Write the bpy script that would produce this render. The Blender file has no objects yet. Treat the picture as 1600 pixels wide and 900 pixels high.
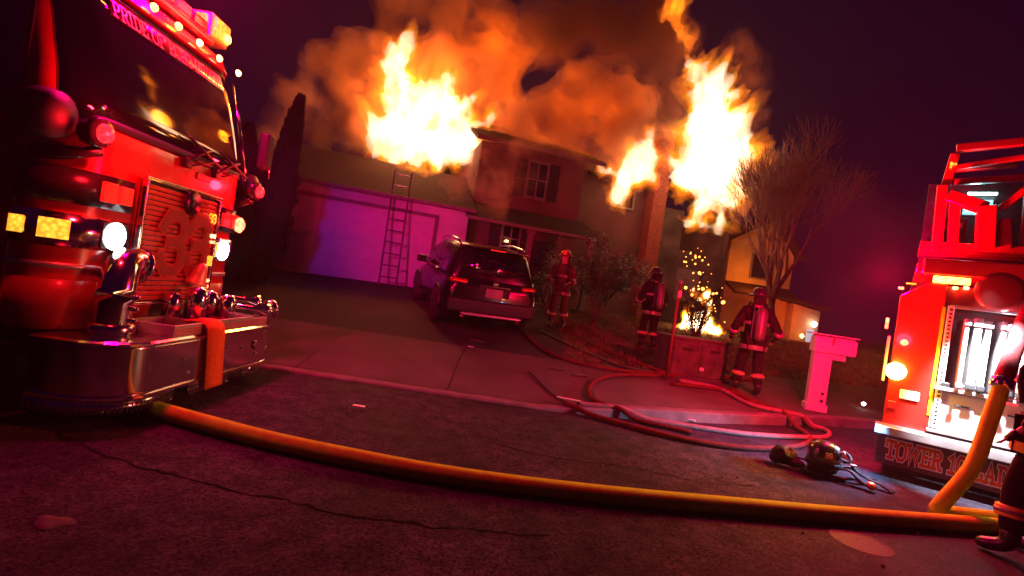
import bpy, bmesh, math, random
from mathutils import Vector, Matrix, noise as mn
R = math.radians
random.seed(7)
S = bpy.context.scene
COL = S.collection

# ------------------------------------------------------------------ camera
CAM = Vector((0, 0, 1.4)); F = 800.0; ROLL = R(8.5)
cd = bpy.data.cameras.new('camera'); cam = bpy.data.objects.new('camera', cd); COL.objects.link(cam)
cd.lens = 18.0; cd.sensor_width = 36.0; cd.clip_end = 500; cd.clip_start = 0.05
cam.matrix_world = Matrix.Translation(CAM) @ Matrix.Rotation(R(90), 4, 'X') @ Matrix.Rotation(ROLL, 4, 'Z')
S.camera = cam
S.render.resolution_x = 1024; S.render.resolution_y = 576
# ------------------------------------------------------------------ world, exposure
W = bpy.data.worlds.new('World'); S.world = W; W.use_nodes = True
bg = W.node_tree.nodes['Background']; bg.inputs[0].default_value = (0.0045, 0.0, 0.0095, 1); bg.inputs[1].default_value = 1.0
S.view_settings.view_transform = 'Standard'; S.view_settings.look = 'None'
S.view_settings.exposure = -0.15; S.view_settings.gamma = 1.0
cy = S.cycles
cy.max_bounces = 6; cy.diffuse_bounces = 2; cy.glossy_bounces = 3; cy.transmission_bounces = 4; cy.transparent_max_bounces = 12
cy.volume_bounces = 1; cy.sample_clamp_indirect = 3.0; cy.sample_clamp_direct = 0
cy.volume_step_rate = 1.0; cy.volume_max_steps = 256
cy.use_denoising = True

def lamp(name, loc, power, color, radius=0.08, parent=None, spot=None, target=None, blend=0.6):
    l = bpy.data.lights.new(name, 'SPOT' if spot else 'POINT'); l.energy = power; l.color = color; l.shadow_soft_size = radius
    o = bpy.data.objects.new(name, l); COL.objects.link(o); o.location = loc
    if spot:
        l.spot_size = R(spot); l.spot_blend = blend
        o.rotation_euler = (Vector(target) - Vector(loc)).to_track_quat('-Z', 'Y').to_euler()
    if parent: o.parent = parent
    return o

# ------------------------------------------------------------------ helpers
def P(px, py, Y):
    dx, dy = px - 800, py - 450
    u = dx * math.cos(ROLL) + dy * math.sin(ROLL); v = dx * math.sin(ROLL) - dy * math.cos(ROLL)
    return Vector((u / F * Y, Y, 1.4 + v / F * Y))
def kerb(X):
    pts = [(-40, 6.3), (0.6, 6.3), (1.6, 6.5), (3.0, 7.05), (5.4, 8.2), (8, 9.0), (12, 9.6), (40, 10)]
    for (a, b), (c, d) in zip(pts, pts[1:]):
        if X <= c: return b + (d - b) * max(0, (X - a)) / (c - a)
    return pts[-1][1]
def gz(X, Y):
    k = kerb(X)
    if Y < k: return 0.0
    t = min(1, (Y - k) / max(1, 15 - k))
    return 0.10 + 0.86 * t
def G(px, py):
    a = P(px, py, 1.0) - CAM; s = 1.5
    while s < 60:
        p = CAM + a * s
        if p.z < gz(p.x, p.y): return Vector((p.x, p.y, gz(p.x, p.y)))
        s += 0.01
    return CAM + a * 60
def fbm(p, oct=3):
    return mn.fractal(p, 1.0, 2.0, oct)

def mat(name, color, rough=0.6, metal=0.0, var=0.25, scale=6.0, bump=0.0, bscale=40, coat=0.0, emit=None, estr=0, alpha=None, rvar=0.15, spec=0.5, color2=None):
    m = bpy.data.materials.new(name); m.use_nodes = True; nt = m.node_tree; n = nt.nodes; L = nt.links
    b = n['Principled BSDF']; b.inputs['Metallic'].default_value = metal; b.inputs['Specular IOR Level'].default_value = spec if rough < .6 else min(spec, .10)
    tc = n.new('ShaderNodeTexCoord'); nz = n.new('ShaderNodeTexNoise'); nz.inputs['Scale'].default_value = scale; nz.inputs['Detail'].default_value = 5
    L.new(tc.outputs['Object'], nz.inputs['Vector'])
    r = n.new('ShaderNodeValToRGB'); c2 = color2 or tuple(min(1, c * (1 + var)) for c in color)
    r.color_ramp.elements[0].position = .3; r.color_ramp.elements[1].position = .7
    r.color_ramp.elements[0].color = (*[c * (1 - var) for c in color], 1); r.color_ramp.elements[1].color = (*c2, 1)
    L.new(nz.outputs['Fac'], r.inputs[0]); L.new(r.outputs[0], b.inputs['Base Color'])
    mr = n.new('ShaderNodeMapRange'); mr.inputs[3].default_value = max(.02, rough - rvar); mr.inputs[4].default_value = min(1, rough + rvar)
    L.new(nz.outputs['Fac'], mr.inputs[0]); L.new(mr.outputs[0], b.inputs['Roughness'])
    if bump:
        n2 = n.new('ShaderNodeTexNoise'); n2.inputs['Scale'].default_value = bscale; n2.inputs['Detail'].default_value = 4
        L.new(tc.outputs['Object'], n2.inputs['Vector']); bp = n.new('ShaderNodeBump'); bp.inputs['Strength'].default_value = bump; bp.inputs['Distance'].default_value = .02
        L.new(n2.outputs['Fac'], bp.inputs['Height']); L.new(bp.outputs[0], b.inputs['Normal'])
    if coat: b.inputs['Coat Weight'].default_value = coat
    if emit: b.inputs['Emission Color'].default_value = (*emit, 1); b.inputs['Emission Strength'].default_value = estr
    return m
def glow(name, color, strength):
    """lit lens: emission broken up by a fine LED cell pattern"""
    m = bpy.data.materials.new(name); m.use_nodes = True; nt = m.node_tree; n = nt.nodes; L = nt.links; b = n['Principled BSDF']
    b.inputs['Base Color'].default_value = (*[min(1, c * .6) for c in color], 1); b.inputs['Roughness'].default_value = .2
    tc = n.new('ShaderNodeTexCoord'); v = n.new('ShaderNodeTexVoronoi'); v.inputs['Scale'].default_value = 30
    L.new(tc.outputs['Object'], v.inputs['Vector'])
    mr = n.new('ShaderNodeMapRange'); mr.inputs[1].default_value = 0; mr.inputs[2].default_value = .7; mr.inputs[3].default_value = strength * 1.3; mr.inputs[4].default_value = strength * .5
    L.new(v.outputs['Distance'], mr.inputs[0]); L.new(mr.outputs[0], b.inputs['Emission Strength'])
    b.inputs['Emission Color'].default_value = (*color, 1)
    return m
def volmat(name, dens=0, color=(1, 1, 1), emit=(0, 0, 0), estr=0, scale=1.0, lo=.4, hi=.6, stretch=1.0, detail=4, hetero=True, rough=.6, aniso=0.0, dist=0.0):
    m = bpy.data.materials.new(name); m.use_nodes = True; nt = m.node_tree; n = nt.nodes; L = nt.links
    n.remove(n['Principled BSDF']); out = n['Material Output']
    pv = n.new('ShaderNodeVolumePrincipled'); pv.inputs['Color'].default_value = (*color, 1)
    pv.inputs['Density'].default_value = dens; pv.inputs['Emission Color'].default_value = (*emit, 1); pv.inputs['Emission Strength'].default_value = estr
    pv.inputs['Density Attribute'].default_value = ''; pv.inputs['Anisotropy'].default_value = aniso
    L.new(pv.outputs[0], out.inputs['Volume'])
    if hetero:
        tc = n.new('ShaderNodeTexCoord'); mp = n.new('ShaderNodeMapping'); mp.inputs['Scale'].default_value = (1, 1, 1 / stretch)
        nz = n.new('ShaderNodeTexNoise'); nz.inputs['Scale'].default_value = scale; nz.inputs['Detail'].default_value = detail; nz.inputs['Roughness'].default_value = rough; nz.inputs['Distortion'].default_value = dist
        L.new(tc.outputs['Object'], mp.inputs[0]); L.new(mp.outputs[0], nz.inputs['Vector'])
        mr = n.new('ShaderNodeMapRange'); mr.inputs[1].default_value = lo; mr.inputs[2].default_value = hi; mr.inputs[3].default_value = 0; mr.inputs[4].default_value = 1
        L.new(nz.outputs['Fac'], mr.inputs[0])
        if dens:
            q = n.new('ShaderNodeMath'); q.operation = 'MULTIPLY'; q.inputs[1].default_value = dens; L.new(mr.outputs[0], q.inputs[0]); L.new(q.outputs[0], pv.inputs['Density'])
        if estr:
            q = n.new('ShaderNodeMath'); q.operation = 'MULTIPLY'; q.inputs[1].default_value = estr; L.new(mr.outputs[0], q.inputs[0]); L.new(q.outputs[0], pv.inputs['Emission Strength'])
    return m

def tag(o, label=None, cat=None, group=None, kind=None):
    if label: o['label'] = label
    if cat: o['category'] = cat
    if group: o['group'] = group
    if kind: o['kind'] = kind
    return o
def thing(name, label, cat, loc=(0, 0, 0), rotz=0, group=None):
    o = bpy.data.objects.new(name, None); COL.objects.link(o); o.location = loc; o.rotation_euler = (0, 0, rotz); o.empty_display_size = .2
    return tag(o, label, cat, group)

class MB:
    def __init__(s): s.v = []; s.f = []
    def add(s, vs, fs):
        b = len(s.v); s.v += [Vector(v) for v in vs]; s.f += [tuple(i + b for i in f) for f in fs]; return s
    def box(s, c, d, rot=None, taper=1.0):
        x, y, z = d[0] / 2, d[1] / 2, d[2] / 2; M = rot.to_matrix() if rot is not None and not isinstance(rot, Matrix) else rot
        vs = []
        for sx, sy, sz in ((-1,-1,-1),(1,-1,-1),(1,1,-1),(-1,1,-1),(-1,-1,1),(1,-1,1),(1,1,1),(-1,1,1)):
            k = taper if sz > 0 else 1
            p = Vector((sx * x * k, sy * y * k, sz * z)); p = (M @ p) if M is not None else p; vs.append(p + Vector(c))
        return s.add(vs, [(0,3,2,1),(4,5,6,7),(0,1,5,4),(1,2,6,5),(2,3,7,6),(3,0,4,7)])
    def prism(s, poly, axis, a, b):
        """poly in the two other axes, extruded along axis from a to b"""
        def mk(p, t):
            return {'x': Vector((t, p[0], p[1])), 'y': Vector((p[0], t, p[1])), 'z': Vector((p[0], p[1], t))}[axis]
        n = len(poly); vs = [mk(p, a) for p in poly] + [mk(p, b) for p in poly]
        fs = [tuple(range(n))[::-1], tuple(range(n, 2 * n))] + [(i, (i + 1) % n, n + (i + 1) % n, n + i) for i in range(n)]
        return s.add(vs, fs)
    def tube(s, pts, r, n=8, cap=True, flat=1.0):
        pts = [Vector(p) for p in pts]; rs = r if isinstance(r, (list, tuple)) else [r] * len(pts)
        vs = []; up = Vector((0, 0, 1))
        for i, p in enumerate(pts):
            t = (pts[min(i + 1, len(pts) - 1)] - pts[max(i - 1, 0)]).normalized()
            a = t.cross(up)
            if a.length < .05: a = t.cross(Vector((0, 1, 0)))
            a.normalize(); b = a.cross(t).normalized()
            for k in range(n):
                th = 2 * math.pi * k / n; vs.append(p + a * math.cos(th) * rs[i] + b * math.sin(th) * rs[i] * flat)
        m = len(pts); fs = [(i * n + k, i * n + (k + 1) % n, (i + 1) * n + (k + 1) % n, (i + 1) * n + k) for i in range(m - 1) for k in range(n)]
        if cap: fs += [tuple(range(n))[::-1], tuple(range((m - 1) * n, m * n))]
        return s.add(vs, fs)
    def lathe(s, prof, c, axis=(0, 0, 1), n=20):
        """prof: (radius, height along axis)"""
        q = Vector((0, 0, 1)).rotation_difference(Vector(axis).normalized()); vs = []
        for r, h in prof:
            for k in range(n):
                th = 2 * math.pi * k / n; vs.append(q @ Vector((r * math.cos(th), r * math.sin(th), h)) + Vector(c))
        m = len(prof); fs = [(i * n + k, i * n + (k + 1) % n, (i + 1) * n + (k + 1) % n, (i + 1) * n + k) for i in range(m - 1) for k in range(n)]
        fs += [tuple(range(n))[::-1], tuple(range((m - 1) * n, m * n))]
        return s.add(vs, fs)
    def loft(s, rings, cap=True, closed=True):
        n = len(rings[0]); vs = [v for r in rings for v in r]; kk = n if closed else n - 1
        fs = [(i * n + k, i * n + (k + 1) % n, (i + 1) * n + (k + 1) % n, (i + 1) * n + k) for i in range(len(rings) - 1) for k in range(kk)]
        if cap and closed: fs += [tuple(range(n))[::-1], tuple(range((len(rings) - 1) * n, len(rings) * n))]
        return s.add(vs, fs)
    def build(s, name, m, parent=None, bevel=0, smooth=False, seg=2):
        me = bpy.data.meshes.new(name); me.from_pydata([tuple(v) for v in s.v], [], s.f); me.update()
        bm = bmesh.new(); bm.from_mesh(me); bmesh.ops.recalc_face_normals(bm, faces=bm.faces); bm.to_mesh(me); bm.free()
        if smooth:
            for p in me.polygons: p.use_smooth = True
        o = bpy.data.objects.new(name, me); COL.objects.link(o)
        for mm in (m if isinstance(m, (list, tuple)) else [m]): me.materials.append(mm)
        if bevel:
            b = o.modifiers.new('bevel', 'BEVEL'); b.width = bevel; b.segments = seg; b.limit_method = 'ANGLE'; b.angle_limit = R(35)
            if not smooth:
                for p in me.polygons: p.use_smooth = True
                wn = o.modifiers.new('wn', 'WEIGHTED_NORMAL'); wn.keep_sharp = True
        if parent: o.parent = parent
        return o
def Box(name, m, parent, c, d, rot=None, bevel=0.006, taper=1.0):
    return MB().box(c, d, rot, taper).build(name, m, parent, bevel=bevel)
def Tube(name, m, parent, pts, r, n=8, flat=1.0):
    return MB().tube(pts, r, n, flat=flat).build(name, m, parent, smooth=True)
def spline(pts, k=6):
    pts = [Vector(p) for p in pts]; out = []
    for i in range(len(pts) - 1):
        p0 = pts[max(i - 1, 0)]; p1 = pts[i]; p2 = pts[i + 1]; p3 = pts[min(i + 2, len(pts) - 1)]
        for j in range(k):
            t = j / k; out.append(.5 * ((2 * p1) + (p2 - p0) * t + (2 * p0 - 5 * p1 + 4 * p2 - p3) * t * t + (3 * p1 - p0 - 3 * p2 + p3) * t ** 3))
    return out + [pts[-1]]
def skinned(name, pts, edges, m, parent=None, levels=1, root=0, smooth=True):
    """pts: (x,y,z,radius)"""
    me = bpy.data.meshes.new(name); me.from_pydata([p[:3] for p in pts], edges, []); me.update()
    o = bpy.data.objects.new('tmp', me); COL.objects.link(o)
    o.modifiers.new('s', 'SKIN')
    sv = me.skin_vertices
    if not sv: bm = bmesh.new(); bm.from_mesh(me); bm.verts.layers.skin.verify(); bm.to_mesh(me); bm.free(); sv = me.skin_vertices
    for i, p in enumerate(pts): sv[0].data[i].radius = (p[3], p[4] if len(p) > 4 else p[3]); sv[0].data[i].use_root = (i == root)
    ss = o.modifiers.new('u', 'SUBSURF'); ss.levels = levels; ss.render_levels = levels
    dg = bpy.context.evaluated_depsgraph_get(); nm = bpy.data.meshes.new_from_object(o.evaluated_get(dg)); bpy.data.objects.remove(o)
    for p in nm.polygons: p.use_smooth = smooth
    nm.materials.clear(); nm.materials.append(m); nm.name = name
    r = bpy.data.objects.new(name, nm); COL.objects.link(r)
    if parent: r.parent = parent
    return r
def blobs(name, bl, voxel, m, parent=None, amp=.2, freq=1.0, stretch=1.0, seed=0, rise=0.0, oct=3, relto=None):
    """merged lumps: (Vector, rx, ry, rz) -> one closed uneven body"""
    bm = bmesh.new()
    for c, rx, ry, rz in bl:
        bmesh.ops.create_icosphere(bm, subdivisions=2, radius=1, matrix=Matrix.Translation(c) @ Matrix.Diagonal((rx, ry, rz, 1)))
    me = bpy.data.meshes.new(name); bm.to_mesh(me); bm.free()
    o = bpy.data.objects.new('tmp', me); COL.objects.link(o)
    rm = o.modifiers.new('r', 'REMESH'); rm.mode = 'VOXEL'; rm.voxel_size = voxel
    sm = o.modifiers.new('s', 'SMOOTH'); sm.iterations = 6; sm.factor = .7
    dg = bpy.context.evaluated_depsgraph_get(); nm = bpy.data.meshes.new_from_object(o.evaluated_get(dg)); bpy.data.objects.remove(o)
    nor = [v.normal.copy() for v in nm.vertices]
    for v, n_ in zip(nm.vertices, nor):
        q = Vector((v.co.x * freq + seed * 9.1, v.co.y * freq + seed, v.co.z * freq / stretch))
        d = mn.turbulence(q, oct + 2, False, noise_basis='PERLIN_ORIGINAL', amplitude_scale=.62, frequency_scale=2.1) - .22
        k = amp * d * 1.6
        v.co += n_ * k
        if rise and n_.z > -.2: v.co.z += rise * max(0, d)
    o = bpy.data.objects.new('tmp', nm); COL.objects.link(o); rm = o.modifiers.new('r', 'REMESH'); rm.mode = 'VOXEL'; rm.voxel_size = voxel * (.5 if 'flame' in name else .9)
    dg = bpy.context.evaluated_depsgraph_get(); nm2 = bpy.data.meshes.new_from_object(o.evaluated_get(dg)); bpy.data.objects.remove(o); bpy.data.meshes.remove(nm); nm = nm2
    bm = bmesh.new(); bm.from_mesh(nm); bm.verts.ensure_lookup_table(); seen = [False] * len(bm.verts); drop = []
    for v in bm.verts:
        if seen[v.index]: continue
        seen[v.index] = True; comp = [v]; st_ = [v]
        while st_:
            a = st_.pop()
            for e in a.link_edges:
                b = e.other_vert(a)
                if not seen[b.index]: seen[b.index] = True; comp.append(b); st_.append(b)
        if len(comp) < 40: drop += comp
    bmesh.ops.delete(bm, geom=drop, context='VERTS'); bm.to_mesh(nm); bm.free()
    for p in nm.polygons: p.use_smooth = True
    nm.materials.clear(); nm.materials.append(m); nm.name = name
    r = bpy.data.objects.new(name, nm); COL.objects.link(r)
    if parent:
        r.parent = parent
        for v in nm.vertices: v.co -= parent.location
    return r

# ------------------------------------------------------------------ block letters
GL = {
 'T': ([[(.35,0),(.35,1)],[(0,.72),(0,1),(.7,1),(.7,.72)],[(.17,0),(.53,0)]], .7),
 'O': ([[(.18,0),(.48,0),(.66,.2),(.66,.8),(.48,1),(.18,1),(0,.8),(0,.2),(.18,0)]], .66),
 '0': ([[(.16,0),(.38,0),(.54,.2),(.54,.8),(.38,1),(.16,1),(0,.8),(0,.2),(.16,0)]], .54),
 'W': ([[(.05,1),(.22,0),(.45,.75),(.68,0),(.85,1)],[(-.08,1),(.18,1)],[(.72,1),(.98,1)]], .9),
 'E': ([[(.14,0),(.14,1)],[(0,0),(.62,0),(.62,.28)],[(0,1),(.62,1),(.62,.74)],[(.14,.52),(.44,.52)]], .64),
 'R': ([[(.14,0),(.14,1)],[(0,1),(.45,1),(.6,.86),(.6,.64),(.45,.5),(.14,.5)],[(.4,.5),(.6,0),(.7,0)],[(0,0),(.3,0)]], .68),
 '1': ([[(.22,0),(.22,1),(.05,.82)],[(.02,0),(.42,0)]], .42),
 'L': ([[(.16,0),(.16,1)],[(0,1),(.32,1)],[(0,0),(.6,0),(.6,.3)]], .62),
 'A': ([[(.1,0),(.36,1),(.62,0)],[(.2,.34),(.52,.34)],[(0,0),(.22,0)],[(.5,0),(.72,0)]], .72),
 'D': ([[(.14,0),(.14,1)],[(0,0),(.42,0),(.62,.2),(.62,.8),(.42,1),(0,1)]], .64),
 'P': ([[(.14,0),(.14,1)],[(0,1),(.45,1),(.6,.86),(.6,.6),(.45,.46),(.14,.46)],[(0,0),(.3,0)]], .62),
 'I': ([[(.18,0),(.18,1)],[(.02,0),(.34,0)],[(.02,1),(.34,1)]], .36),
 'F': ([[(.14,0),(.14,1)],[(0,1),(.6,1),(.6,.74)],[(.14,.52),(.44,.52)],[(0,0),(.3,0)]], .62),
 'C': ([[(.62,.72),(.62,.85),(.46,1),(.18,1),(0,.8),(0,.2),(.18,0),(.46,0),(.62,.16),(.62,.28)]], .64),
 'H': ([[(.12,0),(.12,1)],[(.54,0),(.54,1)],[(.12,.5),(.54,.5)],[(0,0),(.24,0)],[(.42,0),(.66,0)],[(0,1),(.24,1)],[(.42,1),(.66,1)]], .66),
 'B': ([[(.14,0),(.14,1)],[(0,0),(.46,0),(.62,.14),(.62,.38),(.48,.52),(.62,.66),(.62,.86),(.46,1),(0,1)],[(.14,.52),(.46,.52)]], .64),
 '3': ([[(0,.78),(.14,1),(.42,1),(.56,.86),(.56,.62),(.44,.52),(.2,.52)],[(.44,.52),(.56,.4),(.56,.14),(.42,0),(.14,0),(0,.22)]], .56),
 '2': ([[(0,.75),(.14,1),(.42,1),(.56,.84),(.56,.6),(0,.1),(0,0),(.56,0),(.56,.2)]], .58),
}
def ribbon(mb, pl, w, z0, z1, h, ox):
    pts = [Vector((p[0] * h + ox, p[1] * h)) for p in pl]; closed = (pts[0] - pts[-1]).length < 1e-6
    if closed: pts = pts[:-1]
    n = len(pts); L = []; Rr = []
    for i in range(n):
        a = pts[(i - 1) % n] if (closed or i > 0) else None; b = pts[(i + 1) % n] if (closed or i < n - 1) else None
        d1 = (pts[i] - a).normalized() if a is not None else None; d2 = (b - pts[i]).normalized() if b is not None else None
        if d1 is None: d1 = d2
        if d2 is None: d2 = d1
        n1 = Vector((-d1.y, d1.x)); n2 = Vector((-d2.y, d2.x)); m_ = (n1 + n2)
        m_ = m_.normalized() if m_.length > .1 else n1; k = min(1.8, 1 / max(.3, m_.dot(n1)))
        p = pts[i].copy()
        if not closed and i == 0: p -= d2 * w * .5
        if not closed and i == n - 1: p += d1 * w * .5
        L.append(p + m_ * w * k / 2); Rr.append(p - m_ * w * k / 2)
    rings = [[(L[i].x, L[i].y, z0), (Rr[i].x, Rr[i].y, z0), (Rr[i].x, Rr[i].y, z1), (L[i].x, L[i].y, z1)] for i in range(n)]
    if closed: rings.append(rings[0])
    mb.loft(rings, cap=not closed)
def word(txt, h, M, w, z, gap=.16, mbs=None):
    """letters laid in the frame M (x right, y up, z out); returns one MB per letter"""
    out = []; x = 0; q = 0
    for ch in txt:
        if ch == ' ': x += h * .42; continue
        g, wd = GL[ch]; mb = MB()
        for pl in g:
            q += 1; ribbon(mb, pl, w, z, z + .0015 + (q % 7) * .0003, h, x)
        mb.v = [M @ v for v in mb.v]; out.append(mb); x += h * (wd + gap)
    return out, x
def frame(o, ax, ay):
    o, ax, ay = Vector(o), Vector(ax).normalized(), Vector(ay).normalized(); az = ax.cross(ay)
    return Matrix(((ax.x, ay.x, az.x, o.x), (ax.y, ay.y, az.y, o.y), (ax.z, ay.z, az.z, o.z), (0, 0, 0, 1)))

# ------------------------------------------------------------------ materials
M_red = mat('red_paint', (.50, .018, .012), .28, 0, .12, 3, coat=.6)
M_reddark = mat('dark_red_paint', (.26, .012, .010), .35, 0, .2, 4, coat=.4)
M_chrome = mat('chrome', (.80, .78, .76), .12, 1, .12, 9, rvar=.08)
M_steel = mat('polished_steel', (.70, .68, .66), .15, 1, .08, 3, bump=.03, bscale=12, rvar=.05)
M_black = mat('black_rubber', (.018, .018, .02), .55, 0, .3, 8)
M_blackgloss = mat('black_plastic', (.02, .02, .022), .25, 0, .3, 8)
M_glass = mat('dark_glass', (.008, .008, .010), .05, 0, .1, 2, rvar=.02, spec=1.0)
M_white = mat('white_trim', (.72, .70, .68), .5, 0, .08, 8)
M_silver = mat('silver_paint', (.50, .48, .47), .38, .6, .15, 8)
M_gold = mat('gold_lettering', (.80, .55, .22), .35, .3, .1, 10, emit=(1, .25, .06), estr=0)
M_orangestrap = mat('orange_hose_jacket', (.72, .13, .02), .8, 0, .15, 30, bump=.5, bscale=200)
M_yellow = mat('yellow_hose_jacket', (.44, .98, .02), .75, 0, .14, 14, bump=.5, bscale=160)
M_redhose = mat('red_hose_jacket', (.13, .02, .02), .8, 0, .25, 12, bump=.5, bscale=160)
M_pinkhose = mat('pale_hose_jacket', (.30, .18, .18), .8, 0, .2, 12, bump=.5, bscale=160)
G_white = glow('lit_white_lens', (.85, .95, 1.0), 26)
G_cool = glow('lit_cool_tube', (.35, .85, 1.0), 1.6)
G_red = glow('lit_red_lens', (1, .02, .03), 3)
G_reddim = glow('dim_red_lens', (1, .02, .015), .9)
G_redhot = glow('flashing_red_lens', (1, .16, .07), 8)
G_amber = glow('lit_amber_lens', (1, .42, .03), 2.4)
G_amberhot = glow('bright_amber_lens', (1, .45, .05), 16)
G_warm = glow('warm_lamp', (1, .5, .15), 12)
C_RED = (1, .005, .012); C_FIRE = (1, .19, .006); C_AMB = (1, .36, .03)

# ------------------------------------------------------------------ ground, road
def asphalt():
    m = bpy.data.materials.new('asphalt'); m.use_nodes = True; nt = m.node_tree; n = nt.nodes; L = nt.links; b = n['Principled BSDF']
    b.inputs['Specular IOR Level'].default_value = .015; tc = n.new('ShaderNodeTexCoord')
    a = n.new('ShaderNodeTexNoise'); a.inputs['Scale'].default_value = .7; a.inputs['Detail'].default_value = 6; L.new(tc.outputs['Object'], a.inputs['Vector'])
    f = n.new('ShaderNodeTexNoise'); f.inputs['Scale'].default_value = 170; f.inputs['Detail'].default_value = 6; f.inputs['Roughness'].default_value = .75; L.new(tc.outputs['Object'], f.inputs['Vector'])
    r = n.new('ShaderNodeValToRGB'); r.color_ramp.elements[0].position = .35; r.color_ramp.elements[1].position = .68
    r.color_ramp.elements[0].color = (.022, .019, .027, 1); r.color_ramp.elements[1].color = (.052, .046, .062, 1); L.new(a.outputs['Fac'], r.inputs[0])
    r2 = n.new('ShaderNodeValToRGB'); r2.color_ramp.elements[0].position = .3; r2.color_ramp.elements[1].position = .75
    r2.color_ramp.elements[0].color = (.6, .6, .6, 1); r2.color_ramp.elements[1].color = (1.35, 1.35, 1.35, 1); L.new(f.outputs['Fac'], r2.inputs[0])
    mx = n.new('ShaderNodeMix'); mx.data_type = 'RGBA'; mx.blend_type = 'MULTIPLY'; mx.inputs[0].default_value = 1; L.new(r.outputs[0], mx.inputs[6]); L.new(r2.outputs[0], mx.inputs[7])
    L.new(mx.outputs[2], b.inputs['Base Color'])
    vo = n.new('ShaderNodeTexVoronoi'); vo.inputs['Scale'].default_value = 75; L.new(tc.outputs['Object'], vo.inputs['Vector'])
    r3 = n.new('ShaderNodeValToRGB'); r3.color_ramp.elements[0].position = .0; r3.color_ramp.elements[1].position = 1; r3.color_ramp.elements[0].color = (.45, .45, .45, 1); r3.color_ramp.elements[1].color = (1.9, 1.9, 1.9, 1)
    sp_ = n.new('ShaderNodeSeparateColor'); L.new(vo.outputs['Color'], sp_.inputs[0]); L.new(sp_.outputs[0], r3.inputs[0])
    md = n.new('ShaderNodeTexNoise'); md.inputs['Scale'].default_value = 5; md.inputs['Detail'].default_value = 7; md.inputs['Roughness'].default_value = .7; L.new(tc.outputs['Object'], md.inputs['Vector'])
    r4 = n.new('ShaderNodeValToRGB'); r4.color_ramp.elements[0].position = .35; r4.color_ramp.elements[1].position = .66; r4.color_ramp.elements[0].color = (.55, .55, .55, 1); r4.color_ramp.elements[1].color = (1.4, 1.4, 1.4, 1); L.new(md.outputs['Fac'], r4.inputs[0])
    m2 = n.new('ShaderNodeMix'); m2.data_type = 'RGBA'; m2.blend_type = 'MULTIPLY'; m2.inputs[0].default_value = 1; L.new(mx.outputs[2], m2.inputs[6]); L.new(r3.outputs[0], m2.inputs[7])
    m3 = n.new('ShaderNodeMix'); m3.data_type = 'RGBA'; m3.blend_type = 'MULTIPLY'; m3.inputs[0].default_value = 1; L.new(m2.outputs[2], m3.inputs[6]); L.new(r4.outputs[0], m3.inputs[7]); L.new(m3.outputs[2], b.inputs['Base Color'])
    mr = n.new('ShaderNodeMapRange'); mr.inputs[1].default_value = .35; mr.inputs[2].default_value = .65; mr.inputs[3].default_value = .42; mr.inputs[4].default_value = .75; L.new(a.outputs['Fac'], mr.inputs[0]); L.new(mr.outputs[0], b.inputs['Roughness'])
    bp = n.new('ShaderNodeBump'); bp.inputs['Strength'].default_value = .5; bp.inputs['Distance'].default_value = .006; L.new(f.outputs['Fac'], bp.inputs['Height']); L.new(bp.outputs[0], b.inputs['Normal'])
    return m
M_asphalt = asphalt()
M_conc = mat('concrete', (.10, .088, .08), .8, 0, .25, 2.0, bump=.4, bscale=60)
M_kerb = mat('kerb_concrete', (.17, .155, .15), .75, 0, .25, 5, bump=.3)
M_drive = mat('driveway_asphalt', (.040, .040, .042), .8, 0, .35, 1.6, bump=.5, bscale=80)
M_soil = mat('lawn_soil', (.085, .070, .040), .95, 0, .5, 2.4, bump=1, bscale=30)
M_grass = mat('winter_grass', (.17, .13, .06), .9, 0, .5, 4)

def sheet(name, m, xs, fy0, fy1, ny, fz, kind='structure'):
    mb = MB(); rows = []
    for x in xs:
        a, b = fy0(x), fy1(x); rows.append([(x, a + (b - a) * j / ny, fz(x, a + (b - a) * j / ny)) for j in range(ny + 1)])
    n = ny + 1; mb.add([v for r in rows for v in r], [(i * n + j, (i + 1) * n + j, (i + 1) * n + j + 1, i * n + j + 1) for i in range(len(rows) - 1) for j in range(ny)])
    o = mb.build(name, m, smooth=True); o['kind'] = kind
    return o
def rng(a, b, d):
    n = max(1, int(round((b - a) / d))); return [a + (b - a) * i / n for i in range(n + 1)]
xs = rng(-40, 40, .5)
def gz2(x, y, e):
    k = kerb(x); t = min(1, max(0, (y - k) / .9)); return gz(x, y) * t + (1 - t) * min(gz(x, y), kh(x)) + e
def kh(x): return .015 if -6.0 < x < .6 else (.015 + .105 * min(1, max(0, (x - .6) / 1.2)) if x >= .6 else .12)
def under(x, y):
    k = kerb(x)
    if k - .1 <= y < k + 2.2: return gz2(x, y, -.06)
    return -.05 if y < k else gz(x, y) + .012 * fbm(Vector((x, y, 0)) * .8)
# one ground sheet to the horizon
mbg = MB(); ys = rng(-30, 5, 5) + rng(5.5, 24, .5) + [30, 40, 60, 100, 200, 400]; XX = [-400, -200, -100, -60] + xs + [60, 100, 200, 400]
mbg.add([(x, y, (under(max(-40, min(40, x)), y))) for x in XX for y in ys], [(i * len(ys) + j, (i + 1) * len(ys) + j, (i + 1) * len(ys) + j + 1, i * len(ys) + j + 1) for i in range(len(XX) - 1) for j in range(len(ys) - 1)])
go = mbg.build('ground', M_soil, smooth=True); go['kind'] = 'structure'
sheet('road', M_asphalt, xs, lambda x: -30, lambda x: kerb(x) - .14, 30, lambda x, y: 0)
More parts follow.
